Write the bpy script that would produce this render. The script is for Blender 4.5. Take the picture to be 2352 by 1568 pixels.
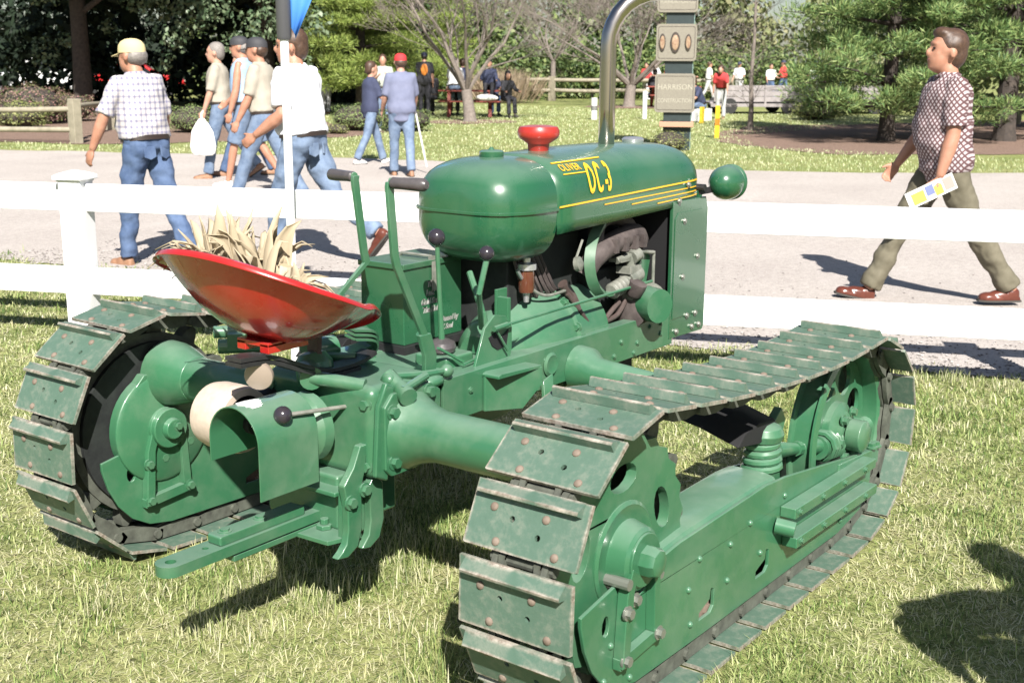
import bpy, bmesh, math, random
import numpy as np
from mathutils import Vector, Matrix, Quaternion, geometry, noise
random.seed(7)
RNG = np.random.default_rng(11)
PI = math.pi
R = math.radians
SC = bpy.context.scene
for _o in list(bpy.data.objects):
    bpy.data.objects.remove(_o)

# ------------------------------------------------------------------ camera
CAM_POS = Vector((-2.229, -2.179, 1.438))
YAW, PITCH, ROLL = 0.6387, 0.2229, 0.0059
_f = Vector((math.cos(YAW) * math.cos(PITCH), math.sin(YAW) * math.cos(PITCH), -math.sin(PITCH)))
_r = Vector((math.sin(YAW), -math.cos(YAW), 0))
_u = _r.cross(_f)
_r2 = _r * math.cos(ROLL) + _u * math.sin(ROLL)
_u2 = _u * math.cos(ROLL) - _r * math.sin(ROLL)
cam_d = bpy.data.cameras.new('camera')
cam_d.sensor_width = 36.0
cam_d.lens = 2798.3 / 2352 * 36.0
cam_d.clip_end = 600
cam_d.clip_start = 0.05
cam_d.dof.use_dof = True
cam_d.dof.focus_distance = 3.6
cam_d.dof.aperture_fstop = 9.0
cam = bpy.data.objects.new('camera', cam_d)
SC.collection.objects.link(cam)
_m = Matrix((_r2, _u2, -_f)).transposed().to_4x4()
_m.translation = CAM_POS
cam.matrix_world = _m
SC.camera = cam

# ------------------------------------------------------------------ light
SUN_AZ, SUN_EL = R(45.0), R(41.0)      # azimuth the shadows fall towards, elevation
world = bpy.data.worlds.new('World')
SC.world = world
world.use_nodes = True
_nt = world.node_tree
_bg = _nt.nodes['Background']
_sky = _nt.nodes.new('ShaderNodeTexSky')
_sky.sky_type = 'NISHITA'
_sky.sun_disc = False
_sky.sun_elevation = SUN_EL
_sx, _sy = -math.cos(SUN_AZ), -math.sin(SUN_AZ)
_sky.sun_rotation = math.atan2(_sx, _sy)
_sky.air_density = 1.0
_sky.dust_density = 1.2
_nt.links.new(_sky.outputs[0], _bg.inputs[0])
_bg.inputs[1].default_value = 0.05
sun_d = bpy.data.lights.new('sun', 'SUN')
sun_d.energy = 5.0
sun_d.angle = R(0.53)
sun_d.color = (1.0, 0.955, 0.89)
sun = bpy.data.objects.new('sun', sun_d)
SC.collection.objects.link(sun)
_ld = Vector((math.cos(SUN_AZ) * math.cos(SUN_EL), math.sin(SUN_AZ) * math.cos(SUN_EL), -math.sin(SUN_EL)))
sun.rotation_euler = _ld.to_track_quat('-Z', 'Y').to_euler()
sun.location = (-8, -8, 12)
SC.view_settings.view_transform = 'Standard'
SC.view_settings.look = 'None'
SC.view_settings.exposure = 1.12
SC.view_settings.gamma = 1.0
SC.view_settings.use_curve_mapping = False
SC.cycles.max_bounces = 6
SC.cycles.diffuse_bounces = 1
SC.cycles.transparent_max_bounces = 8

# ------------------------------------------------------------------ helpers
def link(o, parent=None):
    SC.collection.objects.link(o)
    if parent is not None:
        o.parent = parent
    return o

def tag(o, label=None, cat=None, group=None, kind=None):
    if label: o['label'] = label
    if cat: o['category'] = cat
    if group: o['group'] = group
    if kind: o['kind'] = kind
    return o

def thing(name, label, cat, loc=(0, 0, 0), rotz=0.0, group=None):
    o = bpy.data.objects.new(name, None)
    o.empty_display_size = 0.2
    link(o)
    o.location = loc
    o.rotation_euler = (0, 0, rotz)
    return tag(o, label, cat, group)

def frame_from(axis):
    a = Vector(axis).normalized()
    t = Vector((0, 0, 1)) if abs(a.z) < 0.9 else Vector((1, 0, 0))
    u = a.cross(t).normalized()
    v = a.cross(u).normalized()
    return a, u, v

class MB:
    """collects closed solids; build() links them as one mesh object"""
    def __init__(s):
        s.v = []; s.f = []; s.m = []; s.mi = 0
    def add(s, vs, fs):
        b = len(s.v)
        s.v.extend([tuple(v) for v in vs])
        s.f.extend([tuple(i + b for i in f) for f in fs])
        s.m.extend([s.mi] * len(fs))
        return s
    def box(s, c, size, rot=None):
        hx, hy, hz = size[0] / 2, size[1] / 2, size[2] / 2
        vs = [Vector((x, y, z)) for z in (-hz, hz) for y in (-hy, hy) for x in (-hx, hx)]
        if rot is not None:
            vs = [rot @ v for v in vs]
        c = Vector(c)
        return s.add([v + c for v in vs], [(0, 2, 3, 1), (4, 5, 7, 6), (0, 1, 5, 4), (2, 6, 7, 3), (0, 4, 6, 2), (1, 3, 7, 5)])
    def bb(s, x0, x1, y0, y1, z0, z1):
        return s.box(((x0 + x1) / 2, (y0 + y1) / 2, (z0 + z1) / 2), (abs(x1 - x0), abs(y1 - y0), abs(z1 - z0)))
    def beam(s, p, q, w, h, up=(0, 0, 1)):
        p, q = Vector(p), Vector(q)
        d = (q - p).normalized(); upv = Vector(up)
        sd = d.cross(upv)
        if sd.length < 1e-4: sd = d.cross(Vector((1, 0, 0)))
        sd.normalize(); u = sd.cross(d)
        vs = []
        for e in (p, q):
            for a, b in ((-1, -1), (1, -1), (1, 1), (-1, 1)):
                vs.append(e + sd * (a * w / 2) + u * (b * h / 2))
        return s.add(vs, [(0, 1, 2, 3), (7, 6, 5, 4), (0, 4, 5, 1), (1, 5, 6, 2), (2, 6, 7, 3), (3, 7, 4, 0)])
    def strip(s, path, w, h, side):
        """flat bar following a path; side = constant width direction"""
        sd = Vector(side).normalized(); P = [Vector(p) for p in path]; vs = []
        for i, p in enumerate(P):
            d = (P[min(i + 1, len(P) - 1)] - P[max(i - 1, 0)]).normalized()
            u = sd.cross(d).normalized()
            for a, b in ((-1, -1), (1, -1), (1, 1), (-1, 1)):
                vs.append(p + sd * (a * w / 2) + u * (b * h / 2))
        fs = [(0, 1, 2, 3), tuple(len(vs) - k for k in (1, 2, 3, 4))]
        for i in range(len(P) - 1):
            for k in range(4):
                fs.append((i * 4 + k, i * 4 + (k + 1) % 4, i * 4 + 4 + (k + 1) % 4, i * 4 + 4 + k))
        return s.add(vs, fs)
    def tube(s, path, r, n=12, cap=True, flat=1.0, sdir=None):
        P = [Vector(p) for p in path]
        rr = r if isinstance(r, (list, tuple)) else [r] * len(P)
        d0 = (P[1] - P[0]).normalized()
        _, u, v = frame_from(d0)
        if sdir is not None:
            u = Vector(sdir).normalized(); v = d0.cross(u).normalized()
        vs = []
        for i, p in enumerate(P):
            if i == 0: d = P[1] - P[0]
            elif i == len(P) - 1: d = P[-1] - P[-2]
            else: d = (P[i + 1] - P[i]).normalized() + (P[i] - P[i - 1]).normalized()
            d.normalize()
            u = (u - d * u.dot(d)).normalized(); v = d.cross(u).normalized()
            for k in range(n):
                a = 2 * PI * k / n
                vs.append(p + (u * math.cos(a) + v * math.sin(a) * flat) * rr[i])
        fs = []
        for i in range(len(P) - 1):
            for k in range(n):
                k2 = (k + 1) % n
                fs.append((i * n + k, i * n + k2, (i + 1) * n + k2, (i + 1) * n + k))
        if cap:
            fs.append(tuple(range(n - 1, -1, -1)))
            fs.append(tuple((len(P) - 1) * n + k for k in range(n)))
        return s.add(vs, fs)
    def cyl(s, p, q, r, n=16, r2=None):
        return s.tube([p, q], [r, r if r2 is None else r2], n)
    def lathe(s, prof, origin, axis, n=24, closed=True, arc=None):
        a, u, v = frame_from(axis); o = Vector(origin); vs = []; m = len(prof)
        for rad, h in prof:
            for k in range(n):
                t = 2 * PI * k / n
                vs.append(o + a * h + (u * math.cos(t) + v * math.sin(t)) * max(rad, 1e-5))
        fs = []
        for i in range(m - 1):
            for k in range(n):
                k2 = (k + 1) % n
                fs.append((i * n + k, i * n + k2, (i + 1) * n + k2, (i + 1) * n + k))
        if closed:
            fs.append(tuple(range(n - 1, -1, -1)))
            fs.append(tuple((m - 1) * n + k for k in range(n)))
        return s.add(vs, fs)
    def ell(s, c, r, rot=None, nu=14, nv=9):
        c = Vector(c); vs = []
        for j in range(1, nv):
            ph = PI * j / nv
            for i in range(nu):
                th = 2 * PI * i / nu
                p = Vector((r[0] * math.sin(ph) * math.cos(th), r[1] * math.sin(ph) * math.sin(th), r[2] * math.cos(ph)))
                if rot is not None: p = rot @ p
                vs.append(c + p)
        top = Vector((0, 0, r[2])); bot = Vector((0, 0, -r[2]))
        if rot is not None: top = rot @ top; bot = rot @ bot
        vs += [c + top, c + bot]; T = len(vs) - 2; B = T + 1; fs = []
        for j in range(nv - 2):
            for i in range(nu):
                i2 = (i + 1) % nu
                fs.append((j * nu + i, (j + 1) * nu + i, (j + 1) * nu + i2, j * nu + i2))
        for i in range(nu):
            i2 = (i + 1) % nu
            fs.append((T, i, i2)); fs.append((B, (nv - 2) * nu + i2, (nv - 2) * nu + i))
        return s.add(vs, fs)
    def prism(s, outline, fn, w0, w1, holes=()):
        """2D outline (u,v), optional holes, extruded w0..w1; fn(u,v,w)->xyz"""
        loops = [list(outline)] + [list(h) for h in holes]
        flat = [p for l in loops for p in l]
        tri = geometry.tessellate_polygon([[Vector((p[0], p[1], 0)) for p in l] for l in loops])
        n = len(flat)
        vs = [fn(p[0], p[1], w0) for p in flat] + [fn(p[0], p[1], w1) for p in flat]
        fs = []
        for t in tri:
            fs.append((t[0], t[1], t[2])); fs.append((t[2] + n, t[1] + n, t[0] + n))
        b = 0
        for l in loops:
            m = len(l)
            for i in range(m):
                j = (i + 1) % m
                fs.append((b + i, b + j, b + j + n, b + i + n))
            b += m
        return s.add(vs, fs)
    def loft(s, rings, cap=True):
        n = len(rings[0]); vs = [p for r_ in rings for p in r_]; fs = []
        for i in range(len(rings) - 1):
            for k in range(n):
                k2 = (k + 1) % n
                fs.append((i * n + k, i * n + k2, (i + 1) * n + k2, (i + 1) * n + k))
        if cap:
            fs.append(tuple(range(n - 1, -1, -1))); fs.append(tuple((len(rings) - 1) * n + k for k in range(n)))
        return s.add(vs, fs)
    def mesh(s, name, mats, smooth=True, ang=35, recalc=True):
        me = bpy.data.meshes.new(name)
        me.from_pydata(s.v, [], s.f)
        for m in (mats if isinstance(mats, (list, tuple)) else [mats]):
            me.materials.append(m)
        if any(s.m): me.polygons.foreach_set('material_index', s.m)
        if recalc:
            bm = bmesh.new(); bm.from_mesh(me)
            bmesh.ops.recalc_face_normals(bm, faces=bm.faces)
            bm.to_mesh(me); bm.free()
        if smooth:
            me.polygons.foreach_set('use_smooth', [True] * len(me.polygons))
            me.set_sharp_from_angle(angle=R(ang))
        return me
    def build(s, name, mats, parent=None, smooth=True, ang=35, bevel=0.0, label=None, recalc=True):
        me = s.mesh(name, mats, smooth, ang, recalc)
        o = bpy.data.objects.new(name, me)
        link(o, parent)
        if bevel > 0:
            b = o.modifiers.new('bevel', 'BEVEL'); b.width = bevel; b.segments = 2
            b.limit_method = 'ANGLE'; b.angle_limit = R(40); b.harden_normals = True
        if label: o['label'] = label
        return o

def arc(cx, cy, r, a0, a1, n):
    return [(cx + r * math.cos(R(a0 + (a1 - a0) * i / n)), cy + r * math.sin(R(a0 + (a1 - a0) * i / n))) for i in range(n + 1)]

def circ(cx, cy, r, n=16, ry=None, rot=0.0):
    ry = r if ry is None else ry
    out = []
    for i in range(n):
        a = 2 * PI * i / n
        x, y = r * math.cos(a), ry * math.sin(a)
        out.append((cx + x * math.cos(rot) - y * math.sin(rot), cy + x * math.sin(rot) + y * math.cos(rot)))
    return out

def smooth_path(pts, n=6):
    P = [Vector(p) for p in pts]; out = []
    for i in range(len(P) - 1):
        p0 = P[max(i - 1, 0)]; p1 = P[i]; p2 = P[i + 1]; p3 = P[min(i + 2, len(P) - 1)]
        for k in range(n):
            t = k / n
            out.append(0.5 * ((2 * p1) + (p2 - p0) * t + (2 * p0 - 5 * p1 + 4 * p2 - p3) * t * t + (3 * p1 - p0 - 3 * p2 + p3) * t ** 3))
    out.append(P[-1])
    return out

# ------------------------------------------------------------------ materials
MAT = {}
def nodes(m): return m.node_tree.nodes, m.node_tree.links
def base_mat(name, col, rough=0.5, metal=0.0, coat=0.0, spec=0.5):
    m = bpy.data.materials.new(name); m.use_nodes = True
    b = m.node_tree.nodes['Principled BSDF']
    b.inputs['Base Color'].default_value = (*col, 1); b.inputs['Roughness'].default_value = rough
    b.inputs['Metallic'].default_value = metal
    b.inputs['Coat Weight'].default_value = coat; b.inputs['Coat Roughness'].default_value = 0.08
    b.inputs['Specular IOR Level'].default_value = spec
    MAT[name] = m
    return m, b
def noise_node(m, scale, detail=4, rough=0.6, coord='Object', dist=0.0, stretch=None):
    N, L = nodes(m)
    tc = N.new('ShaderNodeTexCoord'); n = N.new('ShaderNodeTexNoise')
    n.inputs['Scale'].default_value = scale; n.inputs['Detail'].default_value = detail
    n.inputs['Roughness'].default_value = rough; n.inputs['Distortion'].default_value = dist
    if stretch:
        mp = N.new('ShaderNodeMapping'); mp.inputs['Scale'].default_value = stretch
        L.new(tc.outputs[coord], mp.inputs[0]); L.new(mp.outputs[0], n.inputs['Vector'])
    else:
        L.new(tc.outputs[coord], n.inputs['Vector'])
    return n
def ramp(m, src, stops):
    N, L = nodes(m)
    r = N.new('ShaderNodeValToRGB')
    el = r.color_ramp.elements
    while len(el) < len(stops): el.new(0.5)
    for e, (p, c) in zip(el, stops):
        e.position = p; e.color = (*c, 1) if len(c) == 3 else c
    L.new(src, r.inputs[0])
    return r
def bump(m, b, src, strength=0.3, dist=0.01):
    N, L = nodes(m)
    bp = N.new('ShaderNodeBump'); bp.inputs['Strength'].default_value = strength; bp.inputs['Distance'].default_value = dist
    L.new(src, bp.inputs['Height']); L.new(bp.outputs[0], b.inputs['Normal'])
def mixc(m, fac, a, b_):
    N, L = nodes(m)
    x = N.new('ShaderNodeMix'); x.data_type = 'RGBA'
    if isinstance(fac, float): x.inputs[0].default_value = fac
    else: L.new(fac, x.inputs[0])
    for i, c in ((6, a), (7, b_)):
        if isinstance(c, tuple): x.inputs[i].default_value = (*c, 1)
        else: L.new(c, x.inputs[i])
    return x.outputs[2]

def paint_mat(name, col, dust=(0.30, 0.30, 0.24), amt=0.25, rough=0.28, coat=0.35, sc=6.0, up_sheen=0.22, sheen_col=(.34, .42, .38)):
    m, b = base_mat(name, col, rough, 0, coat)
    n = noise_node(m, sc, 8, 0.65)
    r = ramp(m, n.outputs[0], [(0.45, (0, 0, 0)), (0.78, (amt, amt, amt))])
    n2 = noise_node(m, 1.7, 3, 0.5)
    dk = ramp(m, n2.outputs[0], [(0.3, tuple(c * 0.86 for c in col)), (0.7, tuple(min(1, c * 1.12) for c in col))])
    N, L = nodes(m)
    c = mixc(m, r.outputs[0], dk.outputs[0], dust)
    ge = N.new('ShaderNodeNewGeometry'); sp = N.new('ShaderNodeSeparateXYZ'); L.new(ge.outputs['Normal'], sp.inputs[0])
    mr = N.new('ShaderNodeMapRange'); mr.inputs[1].default_value = 0.45; mr.inputs[2].default_value = 1.0; mr.inputs[4].default_value = up_sheen; L.new(sp.outputs[2], mr.inputs[0])
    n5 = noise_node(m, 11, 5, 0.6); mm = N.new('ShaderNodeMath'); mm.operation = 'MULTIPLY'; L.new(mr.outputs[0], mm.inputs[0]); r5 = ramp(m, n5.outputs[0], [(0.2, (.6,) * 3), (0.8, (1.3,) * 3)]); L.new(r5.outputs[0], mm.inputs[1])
    c = mixc(m, mm.outputs[0], c, sheen_col)  # sky reflection painted as a pale tint on upward faces
    L.new(c, b.inputs['Base Color'])
    rr = ramp(m, n.outputs[0], [(0.35, (rough,) * 3), (0.8, (min(1, rough + 0.3),) * 3)])
    L.new(rr.outputs[0], b.inputs['Roughness'])
    n3 = noise_node(m, 60, 3, 0.5)
    bump(m, b, n3.outputs[0], 0.10, 0.002)
    return m
GREEN = (0.034, 0.128, 0.062)
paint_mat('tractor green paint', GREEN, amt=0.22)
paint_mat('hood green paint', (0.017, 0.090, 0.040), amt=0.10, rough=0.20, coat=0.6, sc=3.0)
paint_mat('red seat paint', (0.36, 0.009, 0.007), dust=(0.38, 0.03, 0.02), amt=0.15, rough=0.18, coat=1.0, up_sheen=.22, sheen_col=(.6, .10, .10))
paint_mat('red cap paint', (0.36, 0.022, 0.015), dust=(0.5, 0.2, 0.15), amt=0.15, rough=0.3, coat=0.4, up_sheen=.1)

def worn_shoe_mat():
    m, b = base_mat('worn track plate paint', GREEN, 0.5)
    N, L = nodes(m)
    n = noise_node(m, 9, 10, 0.72)
    n2 = noise_node(m, 45, 6, 0.7)
    mx = N.new('ShaderNodeMath'); mx.operation = 'ADD'
    s = N.new('ShaderNodeMath'); s.operation = 'MULTIPLY'; s.inputs[1].default_value = 0.45
    L.new(n2.outputs[0], s.inputs[0]); L.new(n.outputs[0], mx.inputs[0]); L.new(s.outputs[0], mx.inputs[1])
    dusty = ramp(m, mx.outputs[0], [(0.40, (0.058, 0.112, 0.078)), (0.72, (0.078, 0.132, 0.098)), (0.95, (0.17, 0.195, 0.155))])
    # rust on worn edges: pointiness via bevelled geometry is not available on flats, use edge distance from UV-like generated coords
    tc = N.new('ShaderNodeTexCoord'); sep = N.new('ShaderNodeSeparateXYZ'); L.new(tc.outputs['Generated'], sep.inputs[0])
    def edge(sock, w):
        a = N.new('ShaderNodeMath'); a.operation = 'SUBTRACT'; a.inputs[1].default_value = 0.5; L.new(sock, a.inputs[0])
        c = N.new('ShaderNodeMath'); c.operation = 'ABSOLUTE'; L.new(a.outputs[0], c.inputs[0])
        d = N.new('ShaderNodeMapRange'); d.inputs[1].default_value = 0.5 - w; d.inputs[2].default_value = 0.5; L.new(c.outputs[0], d.inputs[0])
        return d.outputs[0]
    ex = edge(sep.outputs[0], 0.10); ey = edge(sep.outputs[1], 0.05)
    mxx = N.new('ShaderNodeMath'); mxx.operation = 'MAXIMUM'; L.new(ex, mxx.inputs[0]); L.new(ey, mxx.inputs[1])
    mr = N.new('ShaderNodeMapRange'); mr.inputs[1].default_value = 0.72; mr.inputs[2].default_value = 1.0; L.new(sep.outputs[2], mr.inputs[0])
    m3 = N.new('ShaderNodeMath'); m3.operation = 'MAXIMUM'; L.new(mxx.outputs[0], m3.inputs[0]); L.new(mr.outputs[0], m3.inputs[1])
    m4 = N.new('ShaderNodeMath'); m4.operation = 'MULTIPLY'; L.new(m3.outputs[0], m4.inputs[0]); L.new(n.outputs[0], m4.inputs[1])
    rf = ramp(m, m4.outputs[0], [(0.30, (0, 0, 0)), (0.60, (1, 1, 1))])
    rn = ramp(m, n2.outputs[0], [(0.35, (0.15, 0.11, 0.085)), (0.62, (0.42, 0.37, 0.32))])
    c = mixc(m, rf.outputs[0], dusty.outputs[0], rn.outputs[0])
    L.new(c, b.inputs['Base Color'])
    bump(m, b, n2.outputs[0], 0.35, 0.003)
    return m
worn_shoe_mat()
def rusty(name, c0, c1, rough=0.75, sc=20):
    m, b = base_mat(name, c0, rough)
    N, L = nodes(m)
    n = noise_node(m, sc, 6, 0.65)
    r = ramp(m, n.outputs[0], [(0.3, c0), (0.7, c1)])
    L.new(r.outputs[0], b.inputs['Base Color']); bump(m, b, n.outputs[0], 0.4, 0.003)
    return m
rusty('rivet steel', (0.11, 0.08, 0.06), (0.21, 0.165, 0.13))
rusty('chain iron', (0.040, 0.042, 0.034), (0.11, 0.12, 0.095))
rusty('manifold iron', (0.035, 0.026, 0.025), (0.10, 0.08, 0.075))
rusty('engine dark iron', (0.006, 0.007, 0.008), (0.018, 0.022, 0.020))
rusty('hose rubber', (0.04, 0.028, 0.025), (0.09, 0.065, 0.058), 0.5)
rusty('fibre pulley', (0.42, 0.34, 0.27), (0.54, 0.45, 0.37), 0.6, 30)
rusty('black rubber', (0.012, 0.012, 0.013), (0.03, 0.028, 0.03), 0.45)
rusty('grip rubber', (0.05, 0.045, 0.048), (0.09, 0.08, 0.08), 0.35)
rusty('bare steel', (0.09, 0.10, 0.08), (0.24, 0.24, 0.21), 0.4)
base_mat('black knob', (0.028, 0.024, 0.03), 0.18)
base_mat('stainless pipe', (0.42, 0.38, 0.35), 0.22, 1.0)
base_mat('silver cap', (0.6, 0.6, 0.62), 0.35, 0.8)
base_mat('yellow decal', (0.72, 0.42, 0.025), 0.35)
base_mat('white lettering', (0.78, 0.76, 0.72), 0.5)
base_mat('white decal', (0.8, 0.8, 0.78), 0.5)
base_mat('dark void', (0.006, 0.006, 0.007), 0.8)
base_mat('plated bolt', (0.26, 0.27, 0.24), 0.35, 0.6)
base_mat('amber fuel bowl', (0.10, 0.035, 0.02), 0.1, 0.0, 0.5)
base_mat('lamp lens', (0.26, 0.21, 0.17), 0.35)
# ================================================================== GROUND
def hash_noise(x, y, s=1.0):
    return noise.noise(Vector((x * s, y * s, 0.3)))
def ground_mats():
    m, b = base_mat('turf soil', (.12, .11, .05), 0.9, spec=.1)
    N, L = nodes(m)
    n = noise_node(m, 1.3, 6, 0.6); n2 = noise_node(m, 26, 6, 0.75)
    r1 = ramp(m, n.outputs[0], [(0.30, (.20, .25, .09)), (0.52, (.29, .32, .13)), (0.72, (.38, .38, .19))])
    r2 = ramp(m, n2.outputs[0], [(0.30, (.25, .25, .22)), (0.62, (1.2, 1.18, 1.1))])
    x = N.new('ShaderNodeMix'); x.data_type = 'RGBA'; x.blend_type = 'MULTIPLY'; x.inputs[0].default_value = 1
    L.new(r1.outputs[0], x.inputs[6]); L.new(r2.outputs[0], x.inputs[7]); L.new(x.outputs[2], b.inputs['Base Color'])
    bump(m, b, n2.outputs[0], 0.8, 0.03)
    m, b = base_mat('gravel', (.45, .42, .39), 0.92, spec=.15)
    n = noise_node(m, .8, 6, 0.6); n2 = noise_node(m, 95, 5, 0.75); n3 = noise_node(m, 16, 4, .6)
    N, L = nodes(m)
    r1 = ramp(m, n.outputs[0], [(0.3, (.43, .395, .37)), (0.7, (.51, .475, .445))])
    r2 = ramp(m, n2.outputs[0], [(0.30, (.45, .43, .42)), (0.50, (.95, .94, .93)), (0.75, (1.12, 1.1, 1.08))])
    x = N.new('ShaderNodeMix'); x.data_type = 'RGBA'; x.blend_type = 'MULTIPLY'; x.inputs[0].default_value = 1
    L.new(r1.outputs[0], x.inputs[6]); L.new(r2.outputs[0], x.inputs[7])
    r3 = ramp(m, n3.outputs[0], [(0.35, (.90, .89, .88)), (.65, (1.04, 1.03, 1.03))])
    y = N.new('ShaderNodeMix'); y.data_type = 'RGBA'; y.blend_type = 'MULTIPLY'; y.inputs[0].default_value = 1
    L.new(x.outputs[2], y.inputs[6]); L.new(r3.outputs[0], y.inputs[7]); L.new(y.outputs[2], b.inputs['Base Color'])
    bump(m, b, n2.outputs[0], 0.6, 0.012)
    m, b = base_mat('bark mulch', (.14, .09, .06), 0.95, spec=.1)
    n2 = noise_node(m, 30, 6, 0.75)
    r = ramp(m, n2.outputs[0], [(0.3, (.13, .085, .065)), (0.55, (.30, .21, .165)), (.8, (.46, .36, .29))])
    nodes(m)[1].new(r.outputs[0], b.inputs['Base Color']); bump(m, b, n2.outputs[0], 0.9, 0.05)
ground_mats()
def foliage_mat(name, cols, rough=0.55, trans=0.25, spec=.3):
    m = bpy.data.materials.new(name); m.use_nodes = True; MAT[name] = m
    N, L = nodes(m); b = N['Principled BSDF']; out = N['Material Output']
    g = N.new('ShaderNodeNewGeometry')
    k = len(cols)
    r = ramp(m, g.outputs['Random Per Island'], [((i + .5) / k, c) for i, c in enumerate(cols)])
    L.new(r.outputs[0], b.inputs['Base Color']); b.inputs['Roughness'].default_value = rough; b.inputs['Specular IOR Level'].default_value = spec
    t = N.new('ShaderNodeBsdfTranslucent'); L.new(r.outputs[0], t.inputs[0])
    mx = N.new('ShaderNodeMixShader'); mx.inputs[0].default_value = trans
    L.new(b.outputs[0], mx.inputs[1]); L.new(t.outputs[0], mx.inputs[2]); L.new(mx.outputs[0], out.inputs[0])
    return m
foliage_mat('grass blades', [(.10, .15, .04), (.22, .28, .08), (.36, .40, .16), (.46, .47, .24), (.54, .53, .32), (.60, .58, .40), (.52, .50, .30), (.30, .36, .13)], 0.6, 0.3)
foliage_mat('lawn blades', [(.30, .37, .17), (.40, .47, .23), (.49, .53, .29), (.56, .56, .36)], 0.6, 0.25)

def sheet(name, pts, z, mat, kind='structure', sub=0):
    mb = MB()
    tri = geometry.tessellate_polygon([[Vector((p[0], p[1], 0)) for p in pts]])
    mb.add([(p[0], p[1], z) for p in pts], [tuple(t) for t in tri])
    o = mb.build(name, mat, smooth=False, recalc=False)
    me = o.data
    if me.polygons[0].normal.z < 0: me.flip_normals()
    o['kind'] = kind
    return o
def wobble(pts, step=.5, amp=.08, seed=0.0):
    out = []
    for i in range(len(pts)):
        a, b = Vector(pts[i]), Vector(pts[(i + 1) % len(pts)]); n = max(1, int((b - a).length / step))
        for k in range(n):
            p = a + (b - a) * k / n
            out.append((p.x + amp * noise.noise(Vector((p.x * 2.3, p.y * 2.3, seed))), p.y + amp * noise.noise(Vector((p.x * 2.1, p.y * 2.1, seed + 9)))))
    return out
g = MB(); g.add([(-120, -120, 0), (260, -120, 0), (260, 260, 0), (-120, 260, 0)], [(0, 1, 2, 3)])
gr_ = g.build('lawn', MAT['turf soil'], smooth=False, recalc=False); gr_['kind'] = 'structure'
NEAR_EDGE = [(-8, 60), (-1.5, 24), (1.0, 14), (2.25, 9), (2.72, 6.38), (2.85, 5.2), (3.0, 3.0), (3.25, .98), (3.54, -.31), (3.68, -.8), (4.2, -2.6), (5.5, -6.5), (12, -26)]
FAR_EDGE = [(30, -26), (21, -6), (16.4, 1.6), (14.4, 4.0), (13.3, 6.06), (12.7, 8), (12.1, 9.9), (11.4, 12.3), (10.3, 14.6), (9.2, 17.0), (7.5, 22), (3.0, 40), (0, 60)]
road = sheet('gravel_road', wobble(NEAR_EDGE + FAR_EDGE, .35, .16), .006, MAT['gravel'])
def bed(name, pts, seed, z=.008): return sheet(name, wobble(pts, .4, .35, seed), z, MAT['bark mulch'])
bed('mulch_bed', [(11.0, 17.0), (9.0, 23.5), (14, 34), (26, 34), (23, 24), (19.5, 19.5), (17.6, 16.0), (15.6, 15.3), (13.4, 15.9)], 1.0)
bed('mulch_bed', [(18.2, 7.4), (17.6, 5.8), (19.3, 3.8), (22, .5), (34, -6), (40, 4), (29, 9.5), (25.5, 11.2), (22.0, 10.3), (19.6, 9.0)], 2.0)
def disc_bed(x, y, r): bed('mulch_ring', [(x + r * math.cos(R(a)), y + r * .8 * math.sin(R(a))) for a in range(0, 360, 45)], x)
disc_bed(22.8, 17.8, 1.5); disc_bed(35.8, 20.9, 2.0)

YC = .824
# ---- near turf: individual blades
def blades_object(name, P, H, W, mat, lean=.8, curl=.6, label=None, kind='stuff', flat=0.0):
    n = len(P)
    az = RNG.uniform(0, 2 * PI, n); ln = RNG.uniform(0.1, 1, n) * lean
    fl = RNG.uniform(0, 1, n) < flat
    ln = np.where(fl, RNG.uniform(1.15, 1.5, n), ln)
    dx, dy = np.cos(az), np.sin(az)
    wx, wy = -dy, dx
    h = H * RNG.uniform(.45, 1.2, n); w = W * RNG.uniform(.6, 1.3, n)
    V = np.zeros((n, 5, 3))
    sl, cl = np.sin(ln), np.cos(ln)
    ln2 = np.minimum(ln + curl * RNG.uniform(0, 1, n), 1.62); s2, c2 = np.sin(ln2), np.cos(ln2)
    base = P
    m = base + np.stack([dx * sl, dy * sl, cl], 1) * (h * .55)[:, None]
    t = m + np.stack([dx * s2, dy * s2, c2], 1) * (h * .5)[:, None]
    t[:, 2] = np.maximum(t[:, 2], .006)
    wv = np.stack([wx, wy, np.zeros(n)], 1) * (w / 2)[:, None]
    V[:, 0] = base - wv; V[:, 1] = base + wv; V[:, 2] = m + wv * .85; V[:, 3] = m - wv * .85; V[:, 4] = t
    me = bpy.data.meshes.new(name)
    me.vertices.add(n * 5); me.vertices.foreach_set('co', V.reshape(-1).astype(np.float32))
    idx = np.arange(n)[:, None] * 5
    L = np.concatenate([idx + np.array([[0, 1, 2, 3]]), idx + np.array([[3, 2, 4]])], 1).reshape(-1)
    me.loops.add(n * 7); me.loops.foreach_set('vertex_index', L.astype(np.int32))
    st = (np.arange(n)[:, None] * 7 + np.array([[0, 4]])).reshape(-1)
    me.polygons.add(n * 2); me.polygons.foreach_set('loop_start', st.astype(np.int32))
    me.update(calc_edges=True); me.validate()
    me.materials.append(mat)
    o = bpy.data.objects.new(name, me); link(o)
    return tag(o, label, None, None, kind)
def road_x(y):  # near edge x as a function of y
    ys = [p[1] for p in NEAR_EDGE][::-1]; xs_ = [p[0] for p in NEAR_EDGE][::-1]
    return np.interp(y, ys, xs_)
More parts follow.
